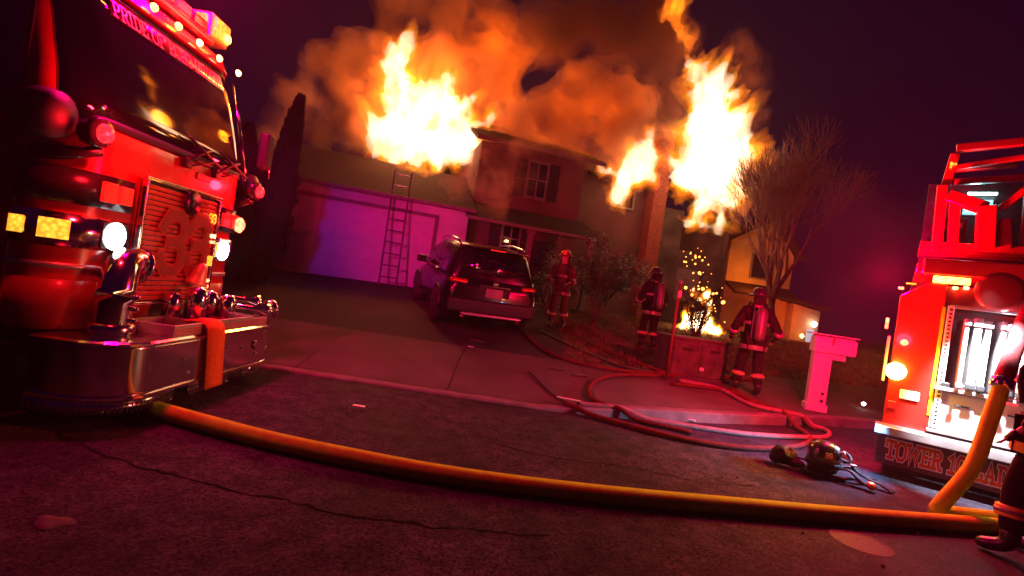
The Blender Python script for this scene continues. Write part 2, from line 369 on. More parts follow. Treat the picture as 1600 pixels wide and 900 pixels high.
# kerb: gutter-side face and top, dropped at the driveway apron
def kh(x): return .015 if -6.0 < x < .6 else (.015 + .105 * min(1, max(0, (x - .6) / 1.2)) if x >= .6 else .12)
mb = MB(); rings = []
for x in rng(-40, 40, .25):
    k = kerb(x); h = kh(x); rings.append([(x, k - .15, -.02), (x, k - .145, h), (x, k - .13, h + .016), (x, k + .02, h + .019), (x, k + .02, -.02)])
ko = mb.loft(rings).build('kerb', M_kerb, smooth=False); ko['kind'] = 'structure'
def gz2(x, y, e):
    k = kerb(x); t = min(1, max(0, (y - k) / .9)); return gz(x, y) * t + (1 - t) * min(gz(x, y), kh(x)) + e
for i, x0 in enumerate(rng(-12, 10.8, 1.9)[:-1]):
    x1 = x0 + 1.888
    sheet('pavement', M_conc, rng(x0, x1, .3), lambda x: kerb(x) + .024, lambda x: kerb(x) + 2.15, 6, lambda x, y: gz2(x, y, .022))
sheet('driveway', M_drive, rng(-6.6, 1.2, .4), lambda x: kerb(x) + 2.15, lambda x: 14.6 + (x + 7.2) * .268 + .15, 18, lambda x, y: gz(x, y) + .020)
# grass tufts on the lawn: uncountable
mb = MB(); rg = random.Random(3)
for i in range(15000):
    x = rg.uniform(1.1, 13); y = rg.uniform(kerb(x) + 2.2, 17.5)
    z = gz(x, y)
    for q in range(2):
        a = rg.uniform(0, 6.28); h = rg.uniform(.04, .11); w = .012; dx, dy = math.cos(a) * w, math.sin(a) * w; lx, ly = rg.uniform(-.04, .04), rg.uniform(-.04, .04); ox, oy = rg.uniform(-.05, .05), rg.uniform(-.05, .05)
        mb.add([(x + ox - dx, y + oy - dy, z - .01), (x + ox + dx, y + oy + dy, z - .01), (x + ox + lx, y + oy + ly, z + h)], [(0, 1, 2)])
g = mb.build('grass', M_grass); tag(g, 'short winter grass on the lawn in front of the burning house', 'grass', kind='stuff')
# road cracks (tar filled), thin raised bead of sealant
M_tar = mat('tar', (.006, .006, .007), .95, 0, .2, 10, spec=.05)
for pl, w in (([(0, 640), (110, 690), (190, 722), (290, 750), (420, 778), (540, 806), (700, 825), (860, 840)], .012), ([(760, 690), (860, 715), (980, 730), (1090, 752), (1180, 760)], .009)):
    pts = []
    for p in spline([G(*q) for q in pl], 9):
        pts.append(p + Vector((.012 * mn.noise(p * 6), .03 * mn.noise(p * 4 + Vector((5, 0, 0))), .0)))
    pts = [a_.lerp(b_, t_ / 5) + Vector((0, .022 * mn.noise(a_.lerp(b_, t_ / 5) * 14), 0)) for a_, b_ in zip(pts, pts[1:]) for t_ in range(5)]
    rings = [[(p.x, p.y - w * max(.05, .7 + 1.6 * mn.noise(p * 5)), .0025), (p.x, p.y, .003), (p.x, p.y + w * max(.05, .7 + 1.6 * mn.noise(p * 6.3)), .0025)] for p in pts]
    c = MB().loft(rings, closed=False, cap=False).build('crack_sealant', M_tar); c['kind'] = 'structure'

# ------------------------------------------------------------------ FIRE ENGINE (left)
EX, EY = -3.14, 4.70; HW = 1.15
eng = thing('fire_engine', 'red fire engine at left facing the house, chrome bumper and lit headlights', 'fire engine', (EX, EY, 0))
def ering(z, off=0.0, arc=None, n=7):
    """outline of the cab in plan at height z (front corners rounded); local coords"""
    t = max(0, (z - 2.12) / 1.13); xf = -.27 * t * t * .6 - .16 * t; hw = HW - .05 * t; r = .34
    pts = []
    pts.append((-2.6, -hw - off))
    for i in range(n + 1):
        a = -math.pi / 2 + math.pi / 2 * i / n; pts.append((xf - r + (r + off) * math.cos(a), -hw + r + (r + off) * math.sin(a)))
    for i in range(n + 1):
        a = math.pi / 2 * i / n; pts.append((xf - r + (r + off) * math.cos(a), hw - r + (r + off) * math.sin(a)))
    pts.append((-2.6, hw + off))
    return [Vector((x, y, z)) for x, y in pts]
MB().loft([ering(z) for z in (.62, 1.0, 1.5, 2.0, 2.12, 2.4, 2.8, 3.1, 3.24)]).build('cab', M_red, eng, bevel=.0, smooth=False)
for p in bpy.data.objects['cab'].data.polygons: p.use_smooth = abs(p.normal.z) < .8
# roof: brow cap with overhang
MB().loft([ering(3.24, .03), ering(3.25, .06), ering(3.38, .05), ering(3.45, -.03)]).build('roof', M_red, eng, bevel=.01)
# windshield wrapped round the front corners
def band(z0, z1, off, i0, i1, nz=6):
    mb = MB(); rr = []
    for k in range(nz + 1):
        z = z0 + (z1 - z0) * k / nz; rr.append(ering(z, off)[i0:i1])
    return mb.loft(rr, closed=False, cap=False)
def solidify(o, t):
    m_ = o.modifiers.new('sol', 'SOLIDIFY'); m_.thickness = t; m_.offset = -1; return o
ws = solidify(band(2.18, 3.19, .012, 3, 15).build('windshield', M_glass, eng, smooth=True), .01)
solidify(band(2.13, 2.20, .020, 3, 15, 1).build('windshield_gasket', M_black, eng, smooth=True), .015)
solidify(band(3.175, 3.22, .020, 3, 15, 1).build('windshield_gasket', M_black, eng, smooth=True), .015)
# lettered strip along the top of the glass
strip = solidify(band(3.02, 3.18, .016, 8, 10, 1).build('sun_strip', M_reddark, eng, smooth=True), .003)
zc = 3.035; x_at = lambda z: (-.27 * ((z - 2.12) / 1.13) ** 2 * .6 - .16 * ((z - 2.12) / 1.13))
upv = Vector((x_at(3.16) - x_at(3.03), 0, .13)); A0 = Vector((x_at(zc) + .022, -.74, zc))
let, wd = word('PRIDE OF ECHO BEACH', .118, frame(A0, (0, 1, 0), upv), .017, 0, gap=.13)
k = 1.46 / wd
for mb in let:
    for v in mb.v: v.y = A0.y + (v.y - A0.y) * k
    mb.build('letter', M_gold, ws)
# pillars at glass ends
for sgn, i0, i1 in ((-1, 1, 4), (1, 14, 17)):
    solidify(band(2.13, 3.22, .016, i0, i1, 3).build('pillar', M_red, eng, smooth=True), .01)
# far-edge gutter trim catching fire light
Tube('grab_rail', M_chrome, eng, [(-.02, 1.10, 2.15), (-.16, 1.08, 2.7), (-.30, 1.06, 3.2)], .018)
# side windows and doors on the near side
for xa, xb in ((-1.05, -.45), (-2.35, -1.35)):
    w_ = Box('side_window', M_glass, eng, ((xa + xb) / 2, -HW - .004, 2.55), (xb - xa, .02, .85))
    Box('window_frame', M_black, w_, ((xa + xb) / 2, -HW + .006, 2.55), (xb - xa + .07, .02, .92))
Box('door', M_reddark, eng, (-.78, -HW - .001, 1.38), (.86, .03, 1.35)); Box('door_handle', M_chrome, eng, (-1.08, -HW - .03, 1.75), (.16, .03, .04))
# silver waist strips round the cab
solidify(band(1.06, 1.10, .012, 0, 18, 1).build('trim_strip', M_silver, eng, smooth=True), .01)
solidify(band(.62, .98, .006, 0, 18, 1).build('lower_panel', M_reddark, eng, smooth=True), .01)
# headlight clusters
for sgn in (-1, 1):
    for zz, hh, nm in ((1.34, .24, 'headlight_bezel'), (1.66, .25, 'warning_light_bezel')):
        ys_ = (.56, 1.0) if nm[0] == 'h' else (.60, 1.0)
        mb = MB(); rr = []
        for k in range(2):
            z = zz - hh / 2 + hh * k; base = ering(z, .035)
            seg = [v for v in base[1:17] if v.y * sgn > ys_[0] and v.x > -.40]
            first = Vector((.035, ys_[0] * sgn, z))
            seg = ([first] + seg) if sgn > 0 else (seg + [first])
            rr.append(seg)
        bz = solidify(mb.loft(rr, closed=False, cap=False).build(nm, M_chrome if nm[0] == 'h' else M_blackgloss, eng, smooth=True), .03)
        if nm[0] == 'h':
            MB().lathe([(.100, 0), (.108, .02), (.07, .035)], (.028, sgn * .74, 1.34), (1, 0, 0)).build('headlight', G_white, bz, smooth=True)
            Box('headlight_surround', M_blackgloss, bz, (.03, sgn * .74, 1.34), (.02, .24, .2))
            if sgn < 0:
                # amber turn signal wraps the corner
                q = [v for v in ering(1.34, .05)[1:8]][1:6]; rr = [[Vector((v.x, v.y, z)) for v in q[1:4]] for z in (1.27, 1.41)]
                solidify(MB().loft(rr, closed=False, cap=False).build('turn_signal', G_amber, bz, smooth=True), .02)
                rr = [[Vector((v.x, v.y, z)) for v in ering(1.34, .05)[1:3]] for z in (1.28, 1.40)]
                solidify(MB().loft(rr, closed=False, cap=False).build('marker_lamp', G_amber, bz, smooth=True), .02)
            else:
                Box('turn_signal', G_amber, bz, (.045, .60, 1.34), (.02, .05, .15))
        else:
            Box('warning_light', G_reddim, bz, (.05, sgn * .86, zz), (.03, .13, .15)); Box('warning_light', G_reddim, bz, (.05, sgn * .70, zz), (.03, .13, .14))
MB().lathe([(.075, 0), (.085, .03), (.05, .06)], (.05, .93, 1.64), (1, 0, 0)).build('flashing_light', G_redhot, eng, smooth=True)
# grille
gr = Box('grille', M_blackgloss, eng, (.02, 0, 1.32), (.06, 1.0, 1.04), bevel=.01)
for c, d in (((.06, 0, 1.85), (.05, 1.08, .035)), ((.06, -.52, 1.33), (.05, .03, 1.04)), ((.06, .52, 1.33), (.05, .03, 1.04)), ((.06, 0, .81), (.05, 1.08, .03))):
    Box('grille_frame', M_chrome, gr, c, d)
for i in range(23):
    Box('grille_slat', M_red, gr, (.056, 0, .855 + i * .0425), (.02, .98, .034), bevel=.004)
MB().lathe([(.11, 0), (.12, .01), (.10, .03)], (.085, .05, 1.74), (1, 0, 0)).build('emblem', M_blackgloss, gr, smooth=True)
let, wd = word('33', .50, frame((.09, -.27, 1.10), (0, 1, 0), (0, 0, 1)), .085, 0, gap=.16)
for mb in let: mb.build('number', M_reddark, gr, bevel=.002)
let, wd = word('33', .50, frame((.084, -.27, 1.10), (0, 1, 0), (0, 0, 1)), .12, 0, gap=.16)
for mb in let: mb.build('number_border', M_red, gr)
let, wd = word('33', .085, frame((.06, .36, 1.60), (0, 1, 0), (0, 0, 1)), .016, .02)
for mb in let: mb.build('small_number', G_amber, gr)  # digits glow in place of a bright reflection beside the grille
for zz, mm, hh in ((1.47, G_warm, .035), (1.41, G_redhot, .03), (1.22, G_amber, .10), (1.02, G_redhot, .035), (.96, G_redhot, .03)):
    Box('grille_glint', mm, gr, (.095, .44, zz), (.02, .07, hh))  # glowing blocks standing in for bright reflections at the grille edge
Box('badge', M_reddark, eng, (.006, .30, 2.02), (.012, .22, .07))
# wipers
for y0, y1 in ((-.05, .38), (.42, .90)):
    wp = Tube('wiper', M_black, eng, [(.05, y0, 2.10), (.03, (y0 + y1) / 2, 2.22), (-.01, y1, 2.30)], .014)
    Tube('wiper_blade', M_black, wp, [(.03, y0 + .02, 2.33), (.03, y1 + .12, 2.17)], .012)
    Tube('wiper_arm', M_black, wp, [(.05, y0 + .05, 2.07), (.035, y1 + .04, 2.21)], .008)
    Box('wiper_motor', M_black, wp, (.03, y0 + .03, 2.09), (.06, .09, .08))
# mirror arms with lamp pods
for sgn in (-1, 1):
    arm = MB().tube([(-.30, sgn * 1.12, 1.86), (-.10, sgn * 1.14, 1.87), (.10, sgn * 1.04, 1.93)], [.06, .05, .035], 10).build('mirror_arm', M_blackgloss, eng, smooth=True)
    MB().lathe([(.09, -.12), (.105, -.05), (.10, .0)], (.14, sgn * 1.10, 2.05), (1, 0, 0)).build('lamp_pod', M_blackgloss, arm, smooth=True)
    MB().lathe([(.068, 0), (.058, .035), (.02, .05)], (.142, sgn * 1.10, 2.05), (1, 0, 0)).build('pod_lens', G_red, arm, smooth=True)
    mi = MB().lathe([(.05, -.16), (.15, -.12), (.17, 0), (.15, .10), (.05, .14)], (-.12, sgn * 1.28, 2.1), (1, 0, 0), 18).build('mirror', M_black, eng, smooth=True)
Box('mirror', M_black, eng, (.05, 1.30, 2.55), (.12, .16, .42), bevel=.03); Tube('mirror_rail', M_chrome, eng, [(.10, 1.36, 2.25), (.06, 1.38, 2.75)], .012)
# roof lamps and lightbar
for y in (-.62, -.30, .02, .34, .68, 1.05):
    MB().lathe([(.035, 0), (.034, .02), (.02, .035)], (x_at(3.25) + .055, y, 3.33), (1, 0, .1)).build('clearance_lamp', G_warm if y > .3 else G_amberhot, eng, smooth=True)
lb = Box('light_bar', M_red, eng, (-.55, -.1, 3.52), (.34, 1.75, .10), bevel=.03)
for i in range(6):
    y = -.80 + i * .26; Box('light_bar_module', G_red if i % 2 == 0 else M_red, lb, (-.53, y, 3.61), (.30, .24, .11), bevel=.02)
bx_ = Box('light_bar_end', M_gold, lb, (-.52, .80, 3.66), (.30, .34, .26), bevel=.02)
for (c, d) in (((-.35, .80, 3.66), (.03, .26, .19)), ((-.52, .62, 3.66), (.22, .03, .18))): Box('amber_lens', G_amber, bx_, c, d)
MB().lathe([(.05, 0), (.045, .02), (.02, .03)], (-.33, .88, 3.62), (1, 0, 0)).build('amber_bulb', G_amberhot, bx_, smooth=True)
Box('roof_hatch', M_red, eng, (-1.4, 0, 3.5), (1.2, 1.6, .12), bevel=.02)
# extended bumper
def bring(z, off=0, x1=.56):
    r = .36; pts = [(-.05, -HW - .06 - off)]
    for i in range(9): a = -math.pi / 2 + math.pi / 2 * i / 8; pts.append((x1 - r + (r + off) * math.cos(a), -HW - .06 + r + (r + off) * math.sin(a)))
    for i in range(9): a = math.pi / 2 * i / 8; pts.append((x1 - r + (r + off) * math.cos(a), HW + .06 - r + (r + off) * math.sin(a)))
    pts.append((-.05, HW + .06 + off)); return [Vector((x, y, z)) for x, y in pts]
bu = MB().loft([bring(.20), bring(.24), bring(.56), bring(.58)]).build('bumper', M_steel, eng)
for p in bu.data.polygons: p.use_smooth = abs(p.normal.z) < .8
MB().loft([bring(.58, .012), bring(.585, .022), bring(.60, .022), bring(.612, .0)]).build('bumper_top_rim', M_chrome, bu, smooth=False)
MB().loft([bring(.19, .0), bring(.195, .012), bring(.215, .012), bring(.22, 0)]).build('bumper_bottom_rim', M_chrome, bu)
# tread-plate skirt in three pieces with stud rows
def skirt(y0, y1):
    pts = [v for v in bring(.1) if y0 <= v.y <= y1]
    if y0 > -HW: pts = [Vector((.56, y0, .1))] + [v for v in pts] ; pts = [Vector((.56 if abs(v.y) < .86 else v.x, v.y, v.z)) for v in pts] + ([Vector((.56, y1, .1))] if y1 < .86 else [])
    elif y1 < .86: pts = pts + [Vector((.56, y1, .1))]
    rr = [[Vector((v.x - .01, v.y, z)) for v in pts] for z in (.085, .185)]
    o = solidify(MB().loft(rr, closed=False, cap=False).build('tread_skirt', M_steel, bu, smooth=True), .015)
    mb = MB()
    for a, b in zip(pts, pts[1:]):
        L_ = (b - a).length; n = max(1, int(L_ / .035)); t = (b - a).normalized(); nn = Vector((t.y, -t.x, 0))
        for i in range(n):
            for z in (.105, .13, .155): mb.box(a + t * (i + .5) * L_ / n + Vector((-.008, 0, z - .1)) + nn * .004, (.010, .014, .012), Matrix.Rotation(R(45), 3, 'X'))
    s_ = mb.build('stud', M_steel, o); s_['kind'] = 'stuff'
skirt(-1.3, -.55); skirt(-.35, .25); skirt(.5, .9)
# recesses on the bumper front: lamp holes, fittings
for y, z in ((-.5, .42), (-.42, .30), (.15, .45), (.16, .32), (.62, .46), (.66, .38), (.7, .32), (.4, .42), (1.0, .34), (.98, .48)):
    MB().lathe([(.012, 0), (.016, .006), (.008, .014)], (.562 if abs(y) < .86 else .52, y, z), (1, 0, 0), 8).build('bolt', M_chrome, bu, smooth=True)
MB().lathe([(.04, 0), (.045, .015), (.03, .02)], (.56, .66, .42), (1, 0, 0), 14).build('tow_eye', M_chrome, bu, smooth=True)
# deck tray boxes on the bumper
def tray(y0, y1, x0, x1, h, m_):
    t = .025; mb = MB(); z = .612 + h / 2
    mb.box(((x0 + x1) / 2, y0 + t / 2, z), (x1 - x0, t, h)); mb.box(((x0 + x1) / 2, y1 - t / 2, z), (x1 - x0, t, h))
    mb.box((x0 + t / 2, (y0 + y1) / 2, z), (t, y1 - y0 - 2 * t, h)); mb.box((x1 - t / 2, (y0 + y1) / 2, z), (t, y1 - y0 - 2 * t, h))
    o = mb.build('hose_tray', m_, bu, bevel=.003)
    Box('tray_floor', M_black, o, ((x0 + x1) / 2, (y0 + y1) / 2, .618), (x1 - x0 - 2 * t, y1 - y0 - 2 * t, .01), bevel=0)
    for k in range(3): Box('tray_rib', M_red, o, (x1 + .003, (y0 + y1) / 2, .625 + k * .022), (.008, y1 - y0 - .02, .008), bevel=0)
tray(-.62, -.16, .12, .53, .09, M_silver); tray(.0, .62, .10, .53, .10, M_silver); tray(.66, .98, .16, .50, .07, M_silver)
mb = MB()   # folded hose bed between
for k in range(4): mb.tube([(.16 + .08 * k, .04, .66), (.16 + .08 * k, .3, .68), (.16 + .08 * k, .58, .66)], .03, 8)
mb.build('folded_hose', M_redhose, bu, smooth=True)
# orange hose jacket hanging over the rim
pts = [(.34, -.10, .70), (.50, -.12, .715), (.585, -.13, .66), (.60, -.12, .50), (.605, -.10, .32), (.61, -.08, .12)]
rr = [[Vector((p.x, p.y - .13, p.z)), Vector((p.x + .008, p.y, p.z + .002)), Vector((p.x, p.y + .13, p.z))] for p in spline(pts, 4)]
solidify(MB().loft(rr, closed=False, cap=False).build('hanging_hose', M_orangestrap, eng, smooth=True), .012)
# chrome intake elbow on the near side
el = [(.16, -.80, .60), (.16, -.80, .85), (.155, -.79, .97), (.13, -.74, 1.09), (.08, -.62, 1.15), (.04, -.50, 1.13)]
e_ = MB().tube(spline(el, 4), [.125] * 17 + [.135] * 4, 20).build('intake_elbow', M_chrome, eng, smooth=True)
MB().lathe([(.15, 0), (.16, .02), (.16, .06), (.14, .08)], (.16, -.80, .612), (0, 0, 1)).build('elbow_flange', M_steel, e_, smooth=True)
MB().lathe([(.145, 0), (.16, .015), (.155, .05), (.13, .06)], (.05, -.52, 1.13), (-.1, 1, -.12)).build('elbow_collar', M_chrome, e_, smooth=True)
for k in range(3): MB().lathe([(.02, 0), (.024, .03), (.012, .05)], (.285, -.78 + .0 * k, .72 + .09 * k), (1, 0, 0), 8).build('collar_lug', M_chrome, e_, smooth=True)
# siren drums and bell
for x, y, r, h in ((.26, .06, .095, .36), (.24, .30, .08, .32), (.38, .36, .08, .30), (.14, -.10, .075, .30)):
    s_ = MB().lathe([(r, 0), (r, h * .75), (r * .85, h * .92), (r * .3, h)], (x, y, .62), (0, 0, 1)).build('siren_drum', M_chrome, eng, smooth=True)
    MB().lathe([(r * 1.06, 0), (r * 1.06, .015)], (x, y, .66), (0, 0, 1)).build('drum_band', M_steel, s_, smooth=True)
MB().lathe([(.015, .2), (.05, .17), (.065, .10), (.085, .03), (.11, 0)], (.12, .22, 1.0), (.3, 0, 1)).build('bell', M_gold, eng, smooth=True)
# far corner air horns
for k in range(2):
    MB().lathe([(.085, 0), (.07, .05), (.035, .12), (.026, .38)], (.46 - .13 * k, 1.04, .74 + .08 * k), (-.5, -1, .12), 16).build('air_horn', M_chrome, eng, smooth=True)
MB().lathe([(.10, 0), (.12, .02), (.12, .06), (.03, .09)], (.42, 1.13, .74), (.3, 1, .25), 18).build('spotlight', M_chrome, eng, smooth=True)
Box('lamp_bracket', M_chrome, eng, (.40, 1.08, .66), (.16, .10, .08), bevel=.01)
# rear body, wheels, underside
Box('body', M_red, eng, (-5.2, 0, 1.75), (5.1, 2.34, 2.3), bevel=.03)
for i in range(4):
    sh = Box('roller_shutter', M_silver, eng, (-3.4 - i * 1.2, -1.178, 1.7), (1.05, .03, 1.5))
    Box('shutter_handle', M_chrome, sh, (-3.4 - i * 1.2, -1.20, 1.05), (.9, .02, .03))
Box('chassis', M_black, eng, (-4.0, 0, .5), (7.6, 1.0, .3), bevel=.02)
for x in (-1.75, -6.2):
    for sgn in (-1, 1):
        wh = MB().lathe([(.32, -.14), (.5, -.14), (.53, -.08), (.53, .08), (.5, .14), (.32, .14)], (x, sgn * .98, .53), (0, 1, 0), 28).build('wheel', M_black, eng, smooth=True)
        MB().lathe([(.31, 0), (.30, .03), (.2, .05), (.10, .12), (.02, .13)], (x, sgn * 1.06, .53), (0, sgn, 0), 20).build('rim', M_chrome, wh, smooth=True)
lamp('engine_headlamp_light', (.14, -.74, 1.34), 1.2, (.8, .9, 1), .05, eng, 110, (2, -.74, .9))
lamp('engine_headlamp_light', (.14, .74, 1.34), 1.2, (.8, .9, 1), .05, eng, 110, (2, .74, .9))
lamp('added_roof_wash', (-.2, .1, 3.95), 800, (1, .0, .13), .15, eng)  # magenta wash added above the roof, standing for unseen emergency lights
lamp('engine_pod_light', (.30, -1.10, 2.06), 60, C_RED, .06, eng); lamp('engine_pod_light', (.30, 1.10, 2.06), 60, C_RED, .06, eng)
lamp('engine_grille_flasher', (.2, .93, 1.64), 6, C_RED, .05, eng)
lamp('garage_wash_spot', (-1.1, 1.45, 2.6), 3300, (1, .0, .07), .10, eng, 62, (2.4, 10.2, 2.6), 1.0)  # red spot added beside the engine to wash the garage, no fixture there
lamp('garage_wash_spot', (-1.2, 1.50, 2.7), 600, (.30, .02, 1.0), .10, eng, 46, (-.6, 10.2, 2.4), .9)  # blue spot added the same way to tint the garage wall
lamp('engine_amber_light', (-.25, .75, 3.95), 3, C_AMB, .06, eng)
for o in [q for q in bpy.data.objects if q.type == 'LIGHT' and q.parent == eng and q.data.type == 'SPOT']:
    pass

# ------------------------------------------------------------------ TOWER LADDER TRUCK (right)
TA = Vector((4.22, 5.6, 0)); TROT = math.atan2(-.60, .80)
tow = thing('ladder_truck', 'red tower ladder truck parked at right, rear end with lit ladder bay', 'ladder truck', TA, TROT)
def TL(px, py, dy=0):
    """local x,z on the rear face plane (y = dy) seen at a pixel"""
    e = Vector((.8, -.6, 0)); n = Vector((.6, .8, 0)); d = P(px, py, 1) - CAM; o = TA + n * dy
    s = (o - Vector((0, 0, 0))).dot(n) / d.dot(n); p = CAM + d * s; return ((p - o).dot(e), p.z)
tbody = MB()
# body made of posts and beams round an open ladder bay; x: 0..2.5
XL, XR = .36, 1.30; ZB, ZT = .55, 2.02; bayL, bayR, bayZ0, bayZ1 = .38, 1.34, 1.06, 1.86
tb = MB().prism([(0, .52), (bayL, .52), (bayL, 2.12), (.22, 2.12), (.0, 1.95)], 'y', 0, 8.5).build('body_side', M_red, tow, bevel=.015)
tb2 = MB().prism([(bayR, .52), (2.45, .52), (2.45, 1.95), (2.23, 2.2), (bayR, 2.2)], 'y', 0, 8.5).build('body_side', M_red, tow, bevel=.015)
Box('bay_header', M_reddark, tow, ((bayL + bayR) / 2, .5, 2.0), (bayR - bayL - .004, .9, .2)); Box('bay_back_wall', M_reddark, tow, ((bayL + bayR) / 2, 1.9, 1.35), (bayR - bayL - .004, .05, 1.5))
Box('bay_floor', M_silver, tow, ((bayL + bayR) / 2, .95, 1.0), (bayR - bayL - .004, 1.85, .05))
# white lit tailboard
tg = Box('tailboard', M_white, tow, ((bayL + bayR) / 2, .03, .80), (bayR - bayL - .01, .06, .40), bevel=.01)
Box('tailboard_ledge', M_silver, tg, ((bayL + bayR) / 2, -.03, 1.03), (bayR - bayL - .01, .14, .035)); Box('tailboard_sill', M_silver, tg, ((bayL + bayR) / 2, -.05, .585), (bayR - bayL + .02, .10, .03))
for xx in (.62, 1.02): Box('latch', M_black, tg, (xx, -.012, .88), (.12, .02, .02))
for k in range(7): Box('tool', M_chrome if k % 2 else M_blackgloss, tg, (.47 + k * .125, -.02, 1.075), (.07, .07, .05), bevel=.01)
# perforated posts: light strip with holes, amber stripe
for xx in (bayL + .05,):
    pp = Box('perforated_post', M_white, tow, (xx, -.02, 1.25), (.055, .03, 1.28))
    for k in range(30): Box('post_hole', M_blackgloss, pp, (xx, -.036, .66 + k * .041), (.022, .006, .018), bevel=0)
    Box('reflective_stripe', M_yellow, tow, (xx - .055, -.008, 1.3), (.03, .015, 1.15))
Box('bay_frame', M_silver, tow, ((bayL + bayR) / 2 + .03, -.012, 1.885), (bayR - bayL, .03, .03))
# ladders stowed upright on edge inside the bay: pairs of rails
for k, (xx, w_, m_) in enumerate(((.56, .035, M_silver), (.645, .06, M_white), (.725, .045, M_white), (.83, .035, M_silver), (.91, .06, M_white), (1.0, .035, M_white), (1.08, .055, M_white), (1.17, .045, M_silver), (1.25, .04, M_silver))):
    ld = Box('ladder_rail', m_, tow, (xx, .25 + .03 * (k % 3), 1.42), (w_, .9, .70 + .03 * (k % 2)))
    Box('rail_cap', M_black if k % 3 else M_silver, ld, (xx, -.21 + .03 * (k % 3), 1.10), (w_ + .02, .03, .05)); Box('rail_bracket', M_silver, ld, (xx, -.215 + .03 * (k % 3), 1.72), (w_ + .025, .03, .04))
# bumper, lettered skirt
def skx(a, b): return (a + b) / 2
Box('rear_bumper', M_silver, tow, (1.2, -.12, .50), (2.52, .26, .09), bevel=.012)
sk = Box('mud_skirt', mat('mud_skirt_rubber', (.085, .012, .012), .5, 0, .2, 6), tow, (1.2, -.05, .29), (2.44, .04, .33))
let, wd = word('TOWER 10 LADDER', .175, frame((.07, -.072, .205), (1, 0, 0), (0, 0, 1)), .034, .003, gap=.17)
lw, wd = word('TOWER 10 LADDER', .175, frame((.07, -.071, .205), (1, 0, 0), (0, 0, 1)), .058, 0, gap=.17)
KX = .84 / .60
xl = max(v.x for mb in let[:9] for v in mb.v)
for grp, m_, nm in ((lw, M_white, 'letter_border'), (let, M_red, 'letter')):
    for mb in grp:
        for v in mb.v: v.x = .07 + (v.x - .07) * .61
        mb.build(nm, m_, sk)
# lamps
def tlamp(nm, m_, px, py, w, h, d=.03, rnd=False):
    x, z = TL(px, py, -.03)
    if rnd: return MB().lathe([(w, 0), (w, .02), (w * .6, .035)], (x, 0, z), (0, -1, 0), 16).build(nm, m_, tow, smooth=True)
    return Box(nm, m_, tow, (x, -.015, z), (w, d, h), bevel=.008)
tlamp('traffic_light_bar', G_amberhot, 1487, 438, .30, .07)
for px in (1493, 1510, 1528): tlamp('marker_lamp', G_warm, px, 450, .045, .028)
tlamp('marker_lamp', G_redhot, 1408, 450, .05, .03); tlamp('amber_marker', G_amber, 1424, 443, .09, .015)
tlamp('beacon', glow('beacon_lens', (1, .62, .10), 30), 1400, 580, .095, 0, rnd=True)
tlamp('flashing_light', G_redhot, 1413, 535, .035, 0, rnd=True); tlamp('marker_lamp', G_red, 1382, 672, .02, 0, rnd=True)
tlamp('tail_light_panel', M_white, 1421, 618, .17, .10); tlamp('reverse_light', G_reddim, 1393, 632, .08, .08)
tlamp('tail_light', G_redhot, 1386, 505, .03, .12); tlamp('side_panel', M_silver, 1384, 560, .03, .5)
for px, py in ((1583, 625), (1588, 600)): tlamp('tail_light', G_red, px, py, .09, .10)
# sloping top and turntable deck
Box('top_deck', M_red, tow, (1.25, 3.2, 2.28), (2.3, 6.2, .10), bevel=.02)
Box('deck_edge', M_red, tow, (1.2, .02, 2.29), (2.1, .10, .17), bevel=.02)
MB().lathe([(.17, -.05), (.2, 0), (.2, .03), (.15, .04)], (.78, -.0, 2.08), (0, -1, 0), 24).build('hose_reel', M_reddark, tow, smooth=True)
# rescue basket carried over the rear
bk = thing('rescue_basket', 'red rescue basket on the ladder truck roof with lit blue-white window', 'rescue basket', TA + Vector((.6, .8, 0)) * .5, TROT)
def BK(px, py): 
    x, z = TL(px, py, .5); return x, z
def bar(nm, m_, a, b, w=.07, dy=0, parent=None):
    ax, az = BK(*a); bx, bz = BK(*b); d = Vector((bx - ax, 0, bz - az)); q = Vector((0, 0, 1)).rotation_difference(d.normalized()).to_matrix()
    return MB().box(((ax + bx) / 2, dy, (az + bz) / 2), (w, w * 1.1, d.length), q).build(nm, m_, parent or bk, bevel=.012)
bar('corner_post', M_red, (1463, 392), (1473, 290), .10); bar('corner_post', M_red, (1478, 290), (1493, 240), .09, .02)
bar('post_panel', M_red, (1488, 392), (1492, 318), .10, .01); bar('top_rail', M_reddark, (1494, 232), (1600, 222), .09); bar('upper_rail', M_red, (1490, 262), (1610, 244), .06, .01)
bar('cross_rail', M_reddark, (1490, 284), (1620, 276), .07, .02); bar('roof_rail', M_reddark, (1492, 246), (1605, 236), .07, .5)
bar('boom_arm', M_red, (1480, 308), (1540, 328), .13, -.06); bar('boom_arm', M_red, (1540, 325), (1537, 390), .16, -.08)
bar('water_monitor', M_red, (1560, 330), (1600, 300), .07, -.10); bar('water_monitor_base', M_red, (1567, 390), (1565, 345), .12, -.06)
bar('mesh_post', M_reddark, (1600, 392), (1610, 280), .08)
x0, z0 = BK(1508, 330); x1, z1 = BK(1566, 290)
Box('basket_back', M_blackgloss, bk, ((x0 + x1) / 2, .55, (z0 + z1) / 2 - .25), (.95, .04, 1.1))
Box('basket_floor', M_red, bk, (x0 + .4, .35, BK(1530, 388)[1]), (1.5, .8, .08))
lw_ = Box('light_tube', glow('bright_tube', (.55, 1, 1), 9), bk, ((x0 + x1) / 2 + .02, .42, z1 + .01), (abs(x1 - x0) * .95, .04, .03))
Box('lit_window', G_cool, bk, ((x0 + x1) / 2, .50, (z0 + z1) / 2 + .01), (abs(x1 - x0) * .95, .02, abs(z1 - z0) * .62))
Box('control_panel', M_blackgloss, bk, (x0 - .05, .3, z0 - .18), (.2, .1, .3)); Box('gauge', M_silver, bk, (x0 - .04, .24, z0 - .12), (.1, .02, .06))
